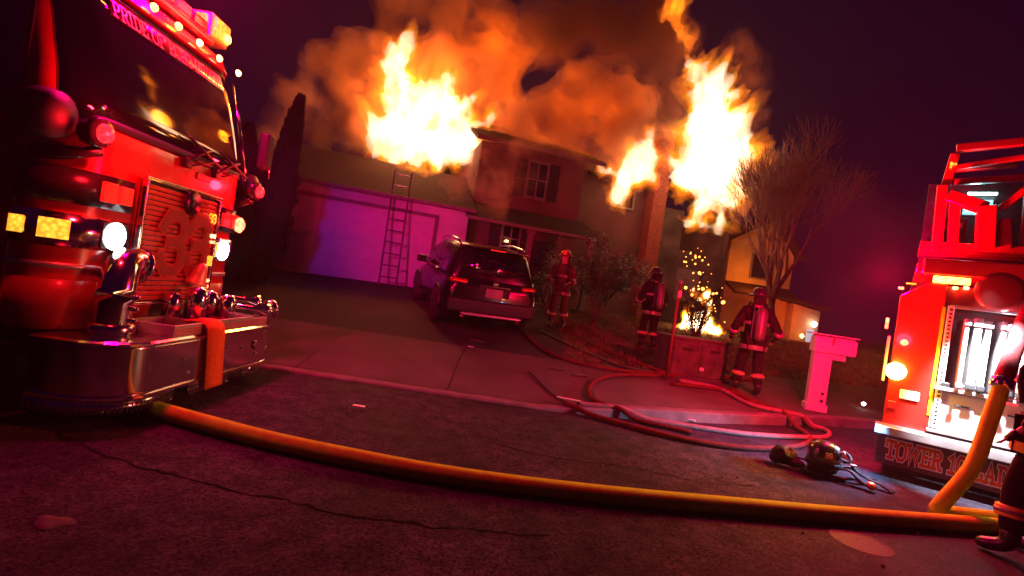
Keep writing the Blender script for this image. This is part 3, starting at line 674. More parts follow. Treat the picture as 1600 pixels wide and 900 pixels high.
xh, zh = BK(1489, 259); Box('marker', G_amber, bk, (xh, -.07, zh), (.06, .02, .025)); Box('marker', G_amber, bk, (xh - .02, -.07, zh - .01), (.02, .02, .07))
for x in (1.6, 5.6):
    for sgn in (.3, 2.15):
        wh = MB().lathe([(.3, -.14), (.48, -.14), (.5, -.08), (.5, .08), (.48, .14), (.3, .14)], (sgn, x, .5), (1, 0, 0), 26).build('wheel', M_black, tow, smooth=True)
        MB().lathe([(.29, -.10), (.29, .10)], (sgn, x, .5), (1, 0, 0), 18).build('rim', M_chrome, wh, smooth=True)
Box('cab', M_red, tow, (1.2, 8.6, 1.6), (2.4, 2.2, 2.0), bevel=.06)
def tl(nm, px, py, pw, c, r=.06, dy=-.3, **k):
    x, z = TL(px, py, dy); return lamp(nm, (x, dy, z), pw, c, r, tow, **k)
tl('ladder_truck_beacon_light', 1398, 580, 24, (1, .60, .05), .10, -.22)
tl('ladder_truck_flasher_light', 1413, 530, 70, C_RED, .07, -.25)
lamp('added_red_wash', (-.16, .12, 2.18), 1000, (1, .0, .06), .10, tow)  # red wash without a fixture, added to redden lawn, road and haze
lamp('ladder_truck_bay_light', (.62, -.72, 2.02), 1500, (.9, .88, 1), .06, tow, 60, (.86, .0, .80), .5)
lamp('ladder_truck_inner_light', (.86, -.02, 1.80), 5, (1, .75, 1), .05, tow)
lamp('ladder_truck_ground_light', (.05, -.35, .62), 260, (.22, .58, 1), .05, tow, 120, (-.55, -.5, 0), .9)
lamp('added_hose_spot', (.10, -.10, 1.35), 300, (1, .72, .05), .06, tow, 62, (-1.6, -2.6, 0), .9)  # extra spot added near the beacon to light the yellow hose
bx, bz = BK(1530, 300); lamp('basket_light', (bx, .36, bz), 3, (.4, .9, 1), .05, bk)

# ------------------------------------------------------------------ BURNING HOUSE
HO = Vector((-7.2, 14.3, .95)); HR = R(15)
hs = thing('burning_house', 'two-storey house with attached garage, on fire with flames through its roof', 'house', HO, HR)
ex = Vector((math.cos(HR), math.sin(HR), 0)); ey = Vector((-math.sin(HR), math.cos(HR), 0))
def H(s, d, h): return HO + ex * s + ey * d + Vector((0, 0, h))
def HP(px, py, d=0):
    """local (s, h) on the house plane at depth d"""
    dr = P(px, py, 1) - CAM; o = HO + ey * d; k = (o - CAM).dot(ey) / dr.dot(ey); p = CAM + dr * k; return ((p - o).dot(ex), p.z - HO.z)
def siding(name, c):
    m = bpy.data.materials.new(name); m.use_nodes = True; nt = m.node_tree; n = nt.nodes; L = nt.links; b = n['Principled BSDF']
    tc = n.new('ShaderNodeTexCoord'); w = n.new('ShaderNodeTexWave'); w.bands_direction = 'Z'; w.wave_profile = 'SAW'; w.inputs['Scale'].default_value = 1.6
    L.new(tc.outputs['Object'], w.inputs['Vector']); bp = n.new('ShaderNodeBump'); bp.inputs['Strength'].default_value = .7; bp.inputs['Distance'].default_value = .03
    L.new(w.outputs['Fac'], bp.inputs['Height']); L.new(bp.outputs[0], b.inputs['Normal'])
    z = n.new('ShaderNodeTexNoise'); z.inputs['Scale'].default_value = .9; z.inputs['Detail'].default_value = 6; L.new(tc.outputs['Object'], z.inputs['Vector'])
    r = n.new('ShaderNodeValToRGB'); r.color_ramp.elements[0].position = .3; r.color_ramp.elements[1].position = .65
    r.color_ramp.elements[0].color = (*[q * .55 for q in c], 1); r.color_ramp.elements[1].color = (*c, 1); L.new(z.outputs['Fac'], r.inputs[0]); L.new(r.outputs[0], b.inputs['Base Color'])
    b.inputs['Roughness'].default_value = .7; b.inputs['Specular IOR Level'].default_value = .1; return m
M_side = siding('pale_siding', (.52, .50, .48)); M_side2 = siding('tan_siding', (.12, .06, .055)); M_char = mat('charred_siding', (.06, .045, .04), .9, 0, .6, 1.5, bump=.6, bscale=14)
M_roof = mat('shingles', (.028, .017, .014), .9, 0, .35, 5, bump=.8, bscale=22); M_trim = mat('house_trim', (.14, .12, .115), .6, 0, .15, 4)
M_brick = mat('chimney_brick', (.22, .07, .045), .85, 0, .3, 12, bump=.6, bscale=26); M_shut = mat('shutter_paint', (.022, .015, .02), .6, 0, .2, 5)
M_door = mat('garage_door', (.40, .39, .40), .5, 0, .1, 4)
# garage block
GS = 5.75
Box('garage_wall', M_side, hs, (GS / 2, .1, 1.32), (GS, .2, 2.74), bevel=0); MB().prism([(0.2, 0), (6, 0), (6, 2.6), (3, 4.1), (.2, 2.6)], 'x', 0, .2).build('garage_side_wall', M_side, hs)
gd = Box('garage_door', M_door, hs, (2.55, -.004, 1.08), (4.4, .06, 2.14), bevel=.01)
for r_ in range(4):
    for c_ in range(8):
        Box('door_panel', M_door, gd, (.62 + c_ * .5517, -.04, .30 + r_ * .525), (.46, .02, .41), bevel=.012)
for a in ((.30, .06), (4.80, .06)): Box('door_trim', M_trim, hs, (a[0], -.035, 1.14), (.10, .07, 2.26))
Box('door_trim', M_trim, hs, (2.55, -.035, 2.25), (4.6, .07, .10))
MB().prism([(-.35, 2.52), (-.35, 2.60), (3.0, 4.16), (6.35, 2.60), (6.35, 2.52), (3.0, 4.04)], 'x', -.3, 5.9).build('garage_roof', M_roof, hs)
Box('gutter', M_trim, hs, (2.8, -.40, 2.56), (6.2, .10, .11), bevel=.02)
for i in range(20):
    t = i / 20; Box('shingle_course', M_roof, hs, (2.8, -.33 + 3.33 * t + .08, 2.62 + 1.555 * t + .045), (6.18, .20, .018), Matrix.Rotation(R(23), 3, 'X'), bevel=0)
# main two-storey block
MS0, MS1, MD = 5.95, 9.6, .8
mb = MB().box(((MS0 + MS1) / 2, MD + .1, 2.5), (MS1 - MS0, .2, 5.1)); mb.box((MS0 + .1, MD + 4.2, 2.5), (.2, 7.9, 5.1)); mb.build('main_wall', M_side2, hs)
MB().prism([(MD - .4, 4.98), (MD - .4, 5.08), (MD + 4, 6.9), (MD + 8.4, 5.08), (MD + 8.4, 4.98), (MD + 4, 6.76)], 'x', MS0 - .25, MS1 + .6).build('main_roof', M_roof, hs)
Box('gutter', M_trim, hs, ((MS0 + MS1) / 2 + .15, MD - .46, 5.02), (MS1 - MS0 + .8, .10, .12), bevel=.02)
for i in range(24):
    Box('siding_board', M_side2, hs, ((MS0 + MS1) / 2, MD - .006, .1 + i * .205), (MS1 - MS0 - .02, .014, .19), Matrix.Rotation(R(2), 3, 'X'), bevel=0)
    Box('siding_board', M_side, hs, (5.3, -.006, .1 + i * .105), (.85, .014, .095), Matrix.Rotation(R(3), 3, 'X'), bevel=0)
def window(s, h, w, hh, d, shut=True, lit=None):
    f = Box('window', M_trim, hs, (s, d - .02, h), (w + .14, .06, hh + .14)); Box('pane', lit or M_glass, f, (s - w / 4 - .01, d - .056, h), (w / 2 - .04, .015, hh - .05), bevel=0); Box('pane', lit or M_glass, f, (s + w / 4 + .01, d - .056, h), (w / 2 - .04, .015, hh - .05), bevel=0)
    Box('sash_rail', M_trim, f, (s, d - .066, h), (w, .02, .045), bevel=0)
    if shut:
        for q in (-1, 1):
            sh = Box('shutter', M_shut, f, (s + q * (w / 2 + .27), d - .03, h), (.36, .05, hh + .1))
            for k in range(9): Box('shutter_slat', M_shut, sh, (s + q * (w / 2 + .27), d - .062, h - hh / 2 + .1 + k * (hh - .1) / 8.6), (.30, .02, .05), Matrix.Rotation(R(25), 3, 'X'), bevel=0)
    return f
s_, h_ = HP(843, 283, MD); window(s_ - .1, h_, .62, 1.15, MD)
s_, h_ = HP(797, 373, MD); window(s_, h_, .55, 1.25, MD)
# porch: roof, deck, column, front door
s0, _ = HP(748, 330, MD); PW = MS1 + .25
MB().prism([(MD - 1.5, 2.30), (MD - 1.5, 2.38), (MD, 3.05), (MD, 2.95)], 'x', 5.6, PW).build('porch_roof', M_roof, hs)
Box('gutter', M_trim, hs, ((5.6 + PW) / 2, MD - 1.54, 2.33), (PW - 5.6, .08, .10), bevel=.02)
s_, h_ = HP(827, 385, MD - 1.4)
for q in (s_, PW - .2):
    c_ = Box('column', M_trim, hs, (q, MD - 1.35, 1.12), (.16, .16, 2.34)); Box('column_base', M_trim, c_, (q, MD - 1.35, .1), (.24, .24, .2)); Box('column_cap', M_trim, c_, (q, MD - 1.35, 2.24), (.24, .24, .1))
dd = Box('front_door', M_shut, hs, (8.5, MD - .02, 1.1), (.95, .06, 2.1)); Box('door_glass', M_glass, dd, (8.5, MD - .055, 1.6), (.5, .02, .7)); Box('door_knob', M_chrome, dd, (8.85, MD - .07, 1.05), (.05, .05, .05))
Box('porch_deck', M_conc, hs, (7.7, MD - .75, .02), (3.9, 1.5, .12))
x_, z_ = HP(790, 377, MD); Box('porch_lamp', G_warm, hs, (x_, MD - .16, z_), (.10, .08, .06))
# wing
WS1, WD = 16.6, 2.0
so, ho = HP(975, 292, WD)      # burning window opening
def wallholes(name, m_, s0, s1, h0, h1, d, holes, t=.2):
    xs_ = sorted({s0, s1, *[q for h in holes for q in h[:2]]}); hs_ = sorted({h0, h1, *[q for h in holes for q in h[2:]]})
    mb = MB()
    for a, b in zip(xs_, xs_[1:]):
        for c, e in zip(hs_, hs_[1:]):
            if any(h[0] <= a and b <= h[1] and h[2] <= c and e <= h[3] for h in holes): continue
            mb.box(((a + b) / 2, d + t / 2, (c + e) / 2), (b - a, t, e - c))
    return mb.build(name, m_, hs)
s2, h2 = HP(1110, 300, WD); s3, h3 = HP(1072, 446, WD)
wallholes('wing_wall', M_side2, MS1, 13.0, 0, 4.95, WD, [(so - .45, so + .45, ho - .75, ho + .7)])
wallholes('burnt_wall', M_char, 13.0, WS1, 0, 4.4, WD, [(s2 - 1.0, s2 + 1.1, 2.9, 4.4), (s2 - .9, s2 + .3, .3, 2.1)])
mb = MB()
Box('burnt_side_wall', M_char, hs, (WS1 - .1, WD + 3.4, 2.3), (.2, 6.4, 4.6), bevel=0)
for q in ((so - .5, so - .42), (so + .42, so + .5)): Box('window_frame', M_trim, hs, (q[0] + .04, WD - .03, ho), (.08, .08, 1.55))
Box('window_frame', M_trim, hs, (so, WD - .03, ho - .79), (1.0, .08, .08))
MB().prism([(WD - .4, 4.88), (WD - .4, 4.98), (WD + 3.4, 6.6), (WD + 7, 4.98), (WD + 7, 4.88), (WD + 3.4, 6.48)], 'x', MS1 + .6, 12.4).build('wing_roof', M_roof, hs)
for i in range(8):
    s = 12.6 + i * .52; L_ = 3.8 * (1 - .10 * (i % 3)); q = Matrix.Rotation(R(25), 3, 'X')
    Box('charred_rafter', M_char, hs, (s, WD + 1.5, 5.55 - .04 * (i % 4)), (.06, L_, .16), q, bevel=0)
Box('board_panel', M_trim, hs, (s3, WD - .05, h3), (1.0, .05, 1.25))
# chimney with courses of brick
cs, ch = HP(1027, 330, WD - .5)
cm = MB(); Hc = 7.0; rgc = random.Random(5)
cmn = Box('chimney', M_brick, hs, (cs, WD - .2, Hc / 2), (.50, .68, Hc), bevel=0)
mb = MB(); z = .0
while z < Hc - .08:
    o_ = (int(z / .085) % 2) * .11
    for k in range(-1, 4):
        x = -.33 + o_ + k * .22
        a, b = max(-.27, x), min(.27, x + .205)
        if b - a > .04: mb.box((cs + (a + b) / 2, WD - .545 - rgc.random() * .008, z + .04), (b - a, .03, .07))
    for k in range(3): mb.box((cs + .255 + rgc.random() * .008, WD - .44 + k * .23 - o_ * .3, z + .04), (.03, .205, .07))
    z += .085
b_ = mb.build('brick', M_brick, cmn); b_['kind'] = 'stuff'
Box('chimney_cap', M_conc, cmn, (cs, WD - .2, Hc + .06), (.8, .86, .12))
# ladder leaning on the garage
lad = thing('ground_ladder', 'metal ladder leaning against the garage gutter left of the dark car', 'ladder', H(*((HP(606, 440, -.9)[0]), -.9, 0)), HR)
lx = .24; M_alu = mat('ladder_aluminium', (.12, .11, .12), .6, .2)
for q in (-1, 1): Tube('rail', M_alu, lad, [(q * lx, 0, 0), (q * lx, .75, 3.35)], .028)
for k in range(10): Tube('rung', M_silver if k > 7 else M_alu, lad, [(-lx, .075 * (k + .7), .335 * (k + .7)), (lx, .075 * (k + .7), .335 * (k + .7))], .02)  # top rungs in a paler material, painting in the light on them

# ------------------------------------------------------------------ neighbour house
nh = thing('neighbour_house', 'neighbouring house lit orange behind the bare tree', 'house', (0, 24, .9))
M_nb = siding('cream_siding', (.58, .42, .24))
a = P(1130, 460, 24); b = P(1232, 460, 24)
MB().prism([(a.x, 0), (b.x, 0), (b.x, 3.9), ((a.x + b.x) / 2 + .3, 5.4), (a.x, 4.3)], 'y', 0, 7).build('gable_wall', M_nb, nh)
MB().prism([(a.x - .3, 4.25), ((a.x + b.x) / 2 + .3, 5.65), (b.x + .4, 3.85), (b.x + .4, 3.7), ((a.x + b.x) / 2 + .3, 5.45), (a.x - .3, 4.1)], 'y', -.4, 7.2).build('roof', M_roof, nh)
MB().prism([(-1.2, 1.75), (-1.2, 1.85), (0, 2.35), (0, 2.2)], 'x', a.x, b.x).build('porch_roof', M_roof, nh)
c = P(1268, 500, 24)
MB().prism([(b.x, -.6), (c.x, -.6), (c.x, 1.5), (b.x, 1.7)], 'y', -.6, 5).build('side_wing', M_nb, nh); Box('side_roof', M_roof, nh, ((b.x + c.x) / 2, 2, 1.75), (c.x - b.x + .7, 6, .14), Matrix.Rotation(R(6), 3, 'Y'))
w_ = Box('window', M_trim, nh, (a.x + 1.6, -.03, 3.2), (1.1, .08, 1.2)); Box('pane', M_glass, w_, (a.x + 1.6, -.08, 3.2), (.95, .03, 1.05))
q = P(1272, 507, 23.2); nl = MB().lathe([(.04, -.12), (.11, -.05), (.12, .06), (.04, .14)], q - nh.location, (0, 0, 1), 12).build('wall_lamp', glow('cool_lamp', (1, .8, .7), 14), nh, smooth=True)
q = P(1264, 532, 23.3); Box('lit_doorway', glow('lit_door', (.5, .65, .9), .9), nh, q - nh.location, (.32, .05, 1.0))
q = P(1253, 525, 23.2); MB().lathe([(.03, -.1), (.1, 0), (.03, .1)], q - nh.location, (0, 0, 1), 12).build('wall_lamp', G_warm, nh, smooth=True)
q = P(1240, 500, 22.2); lamp('neighbour_wall_light', q, 110, (1, .13, .01), .2)
q = P(1180, 440, 22.6); lamp('neighbour_porch_light', q, 130, (1, .20, .01), .2)

# ------------------------------------------------------------------ trees and shrubs
M_bark = mat('bark', (.13, .09, .08), .9, 0, .35, 9, bump=.8, bscale=30); M_twig = mat('twigs', (.22, .14, .13), .9, 0, .3, 9)
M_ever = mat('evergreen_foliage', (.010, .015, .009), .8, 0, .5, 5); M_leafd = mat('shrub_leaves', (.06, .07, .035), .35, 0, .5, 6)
def bare_tree(name, label, loc, H_, seed, levels=6, spread=.42, n0=5):
    rg = random.Random(seed); t = thing(name, label, 'tree', loc); tr = MB(); br = MB(); cnt = [0]
    def grow(p, d, L_, r, lv):
        pts = [p]; q = p.copy(); dd = d.copy()
        for i in range(3):
            dd = (dd + Vector((rg.uniform(-.13, .13), rg.uniform(-.13, .13), rg.uniform(0, .12)))).normalized(); q = q + dd * L_ / 3; pts.append(q.copy())
        rs = [max(.0065, q_) for q_ in (r, r * .9, r * .8, r * .7)]
        (tr if lv <= 1 else br).tube(pts, rs, 7 if lv < 2 else (5 if lv < 4 else 3), cap=False); cnt[0] += 1
        if lv >= levels: return
        n = n0 if lv == 0 else rg.choice((2, 3, 3))
        for k in range(n):
            a = 6.28 * (k + rg.random() * .7) / n; s = spread * (1.25 if lv == 0 else 1) * rg.uniform(.6, 1.25)
            u = dd.orthogonal().normalized(); w = dd.cross(u); nd = (dd + (u * math.cos(a) + w * math.sin(a)) * s + Vector((0, 0, .10))).normalized()
            st = pts[rg.choice((2, 3))] if lv else pts[3]
            grow(st, nd, L_ * rg.uniform(.72, .92), rs[3] * .72 if n > 2 else rs[3] * .82, lv + 1)
    grow(Vector((0, 0, -.1)), Vector((.04, 0, 1)), H_ * .20, H_ * .022, 0)
    tr.build('trunk', M_bark, t, smooth=True); br.build('crown', M_twig, t, smooth=True); return t
bare_tree('bare_tree', 'large leafless tree spreading behind the firefighter near the neighbouring house', (8.2, 16.2, .9), 7.4, 11, 7, .40, 7)
def arborvitae(label, base, h, r, seed, lean=0):
    t = thing('conifer', label, 'tree', base, group=None); rg = random.Random(seed)
    Tube('trunk', M_bark, t, [(0, 0, -.1), (lean * .5, 0, h * .5), (lean, 0, h * .92)], [.09, .06, .02])
    mb = MB()
    for i in range(11000):
        z = h * (rg.random() ** 1.15); k = (1 - (z / h)) ** .62 * min(1, .35 + z / h * 3); rr = r * k * (.72 + .38 * abs(mn.noise(Vector((z * 2.3, seed, 0))))) * rg.uniform(.35, 1.0) ** .45; a = rg.uniform(0, 6.28)
        rr *= 1 + .45 * mn.noise(Vector((math.cos(a) * 2, math.sin(a) * 2, z * 1.6 + seed)))
        p = Vector((rr * math.cos(a) + lean * z / h, rr * math.sin(a), z)); o_ = Vector((math.cos(a), math.sin(a), 0)); u = (o_ * .35 + Vector((0, 0, 1))).normalized() * rg.uniform(.08, .22); w = o_.cross(Vector((0, 0, 1))) * rg.uniform(.02, .045)
        mb.add([p - w, p + w, p + u + w * .3, p + u - w * .3], [(0, 1, 2, 3)])
    mb.build('foliage', M_ever, t); return t
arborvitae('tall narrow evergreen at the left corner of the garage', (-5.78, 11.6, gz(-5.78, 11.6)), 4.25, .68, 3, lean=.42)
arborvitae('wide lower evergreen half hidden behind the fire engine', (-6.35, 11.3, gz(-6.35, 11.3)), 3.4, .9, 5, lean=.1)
def shrub(label, base, rx, rz, h0, seed, n=5000, stems=7, leaf=.05, m_=None):
    t = thing('shrub', label, 'shrub', base); rg = random.Random(seed); sm = MB()
    for i in range(stems):
        a = rg.uniform(0, 6.28); s = rg.uniform(.3, .9)
        sm.tube(spline([(rg.uniform(-.06, .06), rg.uniform(-.06, .06), -.05), (math.cos(a) * rx * s * .3, math.sin(a) * rx * s * .3, h0), (math.cos(a) * rx * s * .8, math.sin(a) * rx * s * .8, h0 + rz * rg.uniform(.8, 1.5))], 3), .018, 5)
    sm.build('stem', M_bark, t, smooth=True); mb = MB(); cl = [(Vector((rg.gauss(0, .42) * rx, rg.gauss(0, .42) * rx, h0 + rz + rg.gauss(0, .42) * rz)), rg.uniform(.14, .30)) for _ in range(46)]
    for i in range(n):
        c_, cr = cl[rg.randrange(len(cl))]; d = Vector((rg.gauss(0, 1), rg.gauss(0, 1), rg.gauss(0, 1))).normalized(); p = c_ + d * cr * rg.random() ** .4
        u = Vector((rg.gauss(0, 1), rg.gauss(0, 1), rg.gauss(0, 1))).normalized(); w = u.orthogonal().normalized(); L_ = leaf * rg.uniform(.6, 1.3)
        mb.add([p, p + u * L_ * .5 + w * L_ * .32, p + u * L_, p + u * L_ * .5 - w * L_ * .32], [(0, 1, 2, 3)])
    mb.build('foliage', m_ or M_leafd, t); return t
q = Vector((2.15, 13.0, 0)); q.z = gz(q.x, q.y); shrub('rounded glossy-leaved shrub growing on thin stems in front of the porch', q, .95, .80, .55, 2, 16000)
q = Vector((1.0, 13.4, 0)); q.z = gz(q.x, q.y); shrub('small dark shrub behind the firefighter at the car', q, .45, .7, .3, 4, 2600)
q = Vector((5.0, 13.6, 0)); q.z = gz(q.x, q.y); shrub('burning thin shrub with embers beside the ground fire', q, .50, .55, .15, 9, 1500, 12, .06, M_char)

# ------------------------------------------------------------------ SUV
M_glass.node_tree.nodes['Principled BSDF'].inputs['IOR'].default_value = 1.9
M_car = mat('dark_car_paint', (.010, .009, .012), .25, .1, .2, 3, coat=.35)
cp = Vector((-.34, 9.75, 0)); hd = Vector((-.33, .944, 0)).normalized(); crz = math.atan2(hd.y, hd.x)
car = thing('parked_suv', 'dark compact SUV parked in the driveway facing the garage', 'car', cp + Vector((0, 0, gz(cp.x, cp.y))) , crz)
car.rotation_euler = (0, -R(5.2), crz)
# local: x forward from rear bumper (0) to 4.5, y left, z up
def cring(x, hw, z0, z1, fl=.0, n=6, top=.82):
    """section: flat belly, bulged sides, rounded shoulder"""
    pts = [(-hw * .82, z0), (-hw * .97, z0 + .10), (-hw, z0 + (z1 - z0) * .45), (-hw * .985, z0 + (z1 - z0) * .72), (-hw * top - .04, z1 - .02), (-hw * top + .06, z1)]
    pts = pts + [(-y, z) for y, z in pts[::-1]]
    return [Vector((x, y, z)) for y, z in pts]
st = [(.0, .80, .34, .86), (.05, .86, .30, .98), (.14, .90, .27, 1.03), (.6, .925, .25, 1.04), (1.5, .93, .24, 1.02), (2.6, .93, .24, 1.0), (3.4, .92, .25, .97), (3.9, .89, .27, .90), (4.3, .84, .30, .78), (4.45, .72, .36, .66)]
cb = MB().loft([cring(*q) for q in st]).build('body', M_car, car, bevel=.02, smooth=True)
def hring(x, hw, z0, z1):
    pts = [(-hw, z0), (-hw * .93, z0 + (z1 - z0) * .55), (-hw * .84, z1 - .08), (-hw * .76, z1 - .015), (-hw * .4, z1)]
    pts = pts + [(-y, z) for y, z in pts[::-1]]
    return [Vector((x, y, z)) for y, z in pts]
gh = [(.12, .83, .98, 1.06), (.24, .84, .98, 1.34), (.38, .84, .98, 1.55), (.55, .85, .98, 1.63), (1.3, .86, .98, 1.67), (2.2, .86, .98, 1.65), (2.7, .85, .98, 1.56), (3.1, .84, .98, 1.30), (3.45, .82, .96, 1.02)]
MB().loft([hring(*q) for q in gh]).build('cabin', M_car, car, smooth=True)
# glass: rear screen, side windows
rg_ = [(.175, .62, 1.10), (.255, .60, 1.33), (.345, .56, 1.50)]
mb = MB(); rr = [[Vector((x - .025, -w, z)), Vector((x - .045, 0, z)), Vector((x - .025, w, z))] for x, w, z in rg_]
solidify(mb.loft(rr, closed=False, cap=False).build('rear_window', M_glass, car, smooth=True), .01)
for q in (-1, 1):
    for xs_ in ([(.62, 1.05), (.80, 1.46), (1.15, 1.52), (1.15, 1.05)], [(1.22, 1.05), (1.22, 1.53), (2.05, 1.53), (2.05, 1.05)], [(2.13, 1.05), (2.13, 1.52), (2.6, 1.46), (3.05, 1.05)]):
        vs = [Vector((x, q * (.865 - (z - 1.05) * .27), z)) for x, z in xs_]; vs2 = [v + Vector((0, -q * .03, 0)) for v in vs]
        MB().add(vs + vs2, [(0, 1, 2, 3), (7, 6, 5, 4), (0, 4, 5, 1), (1, 5, 6, 2), (2, 6, 7, 3), (3, 7, 4, 0)]).build('side_window', M_glass, car)
    Tube('window_chrome', M_chrome, car, [(.68, q * .90, 1.04), (1.6, q * .895, 1.045), (3.0, q * .885, 1.04)], .012)
    Tube('roof_rail', M_chrome, car, [(.55, q * .66, 1.62), (.75, q * .68, 1.70), (1.4, q * .69, 1.735), (2.2, q * .68, 1.70), (2.45, q * .66, 1.63)], .022)
    mi = Box('mirror', M_car, car, (2.75, q * 1.02, 1.10), (.14, .22, .16), bevel=.03); Box('mirror_stalk', M_black, mi, (2.75, q * .90, 1.04), (.06, .14, .04))
    tl_ = Box('taillight', mat('taillight_lens%d' % q, (.35, .01, .01), .2, 0, .2, 10, coat=.8), car, (.075, q * .70, .96), (.07, .34, .085), Matrix.Rotation(R(-q * 22), 3, 'Z'), bevel=.02)
    Box('light_strip', G_reddim, tl_, (.035, q * .68, .955), (.03, .26, .018), Matrix.Rotation(R(-q * 22), 3, 'Z'), bevel=0)
    Box('reflector', mat('reflector%d' % q, (.5, .02, .02), .2), car, (-.005, q * .68, .50), (.02, .14, .035))
    Tube('exhaust', M_chrome, car, [(-.03, q * .55, .30), (.2, q * .55, .30)], .04)
    for x in (.85, 3.55):
        wh = MB().lathe([(.24, -.11), (.34, -.11), (.365, -.07), (.365, .07), (.34, .11), (.24, .11)], (x, q * .84, .345), (0, 1, 0), 26).build('wheel', M_black, car, smooth=True)
        MB().lathe([(.235, 0), (.225, .025)], (x, q * .90, .345), (0, q, 0), 20).build('rim', M_silver, wh)
        for k in range(5):
            a = 6.28 * k / 5; Box('spoke', M_chrome, wh, (x + .12 * math.cos(a), q * .935, .345 + .12 * math.sin(a)), (.2, .02, .045), Matrix.Rotation(-a, 3, 'Y'))
        ar = [(x + .40 * math.cos(t), q * .925, .345 + .40 * math.sin(t)) for t in [math.pi * i / 12 for i in range(13)]]
        Tube('wheel_arch', M_black, car, ar, .03)
sp = Box('spoiler', M_car, car, (.36, 0, 1.615), (.30, 1.30, .035), bevel=.012); Box('brake_lamp', G_reddim, sp, (.205, 0, 1.605), (.02, .3, .02))
lp = Box('number_plate', mat('plate', (.35, .30, .30), .5), car, (-.012, 0.0, .80), (.02, .34, .17), Matrix.Rotation(R(-6), 3, 'Y'))
Box('plate_recess', M_black, car, (.012, 0, .81), (.04, .62, .24), Matrix.Rotation(R(-6), 3, 'Y')); Box('tailgate_trim', M_chrome, car, (.01, 0, .93), (.03, .62, .022))
Box('rear_bumper', M_black, car, (.03, 0, .52), (.16, 1.74, .26), bevel=.04); Box('skid_plate', M_silver, car, (-.04, 0, .37), (.10, 1.2, .06), bevel=.025)
Box('emblem', M_chrome, car, (.005, 0, .98), (.02, .10, .06)); Tube('rear_wiper', M_black, car, [(.125, 0, 1.12), (.16, .3, 1.20)], .01)

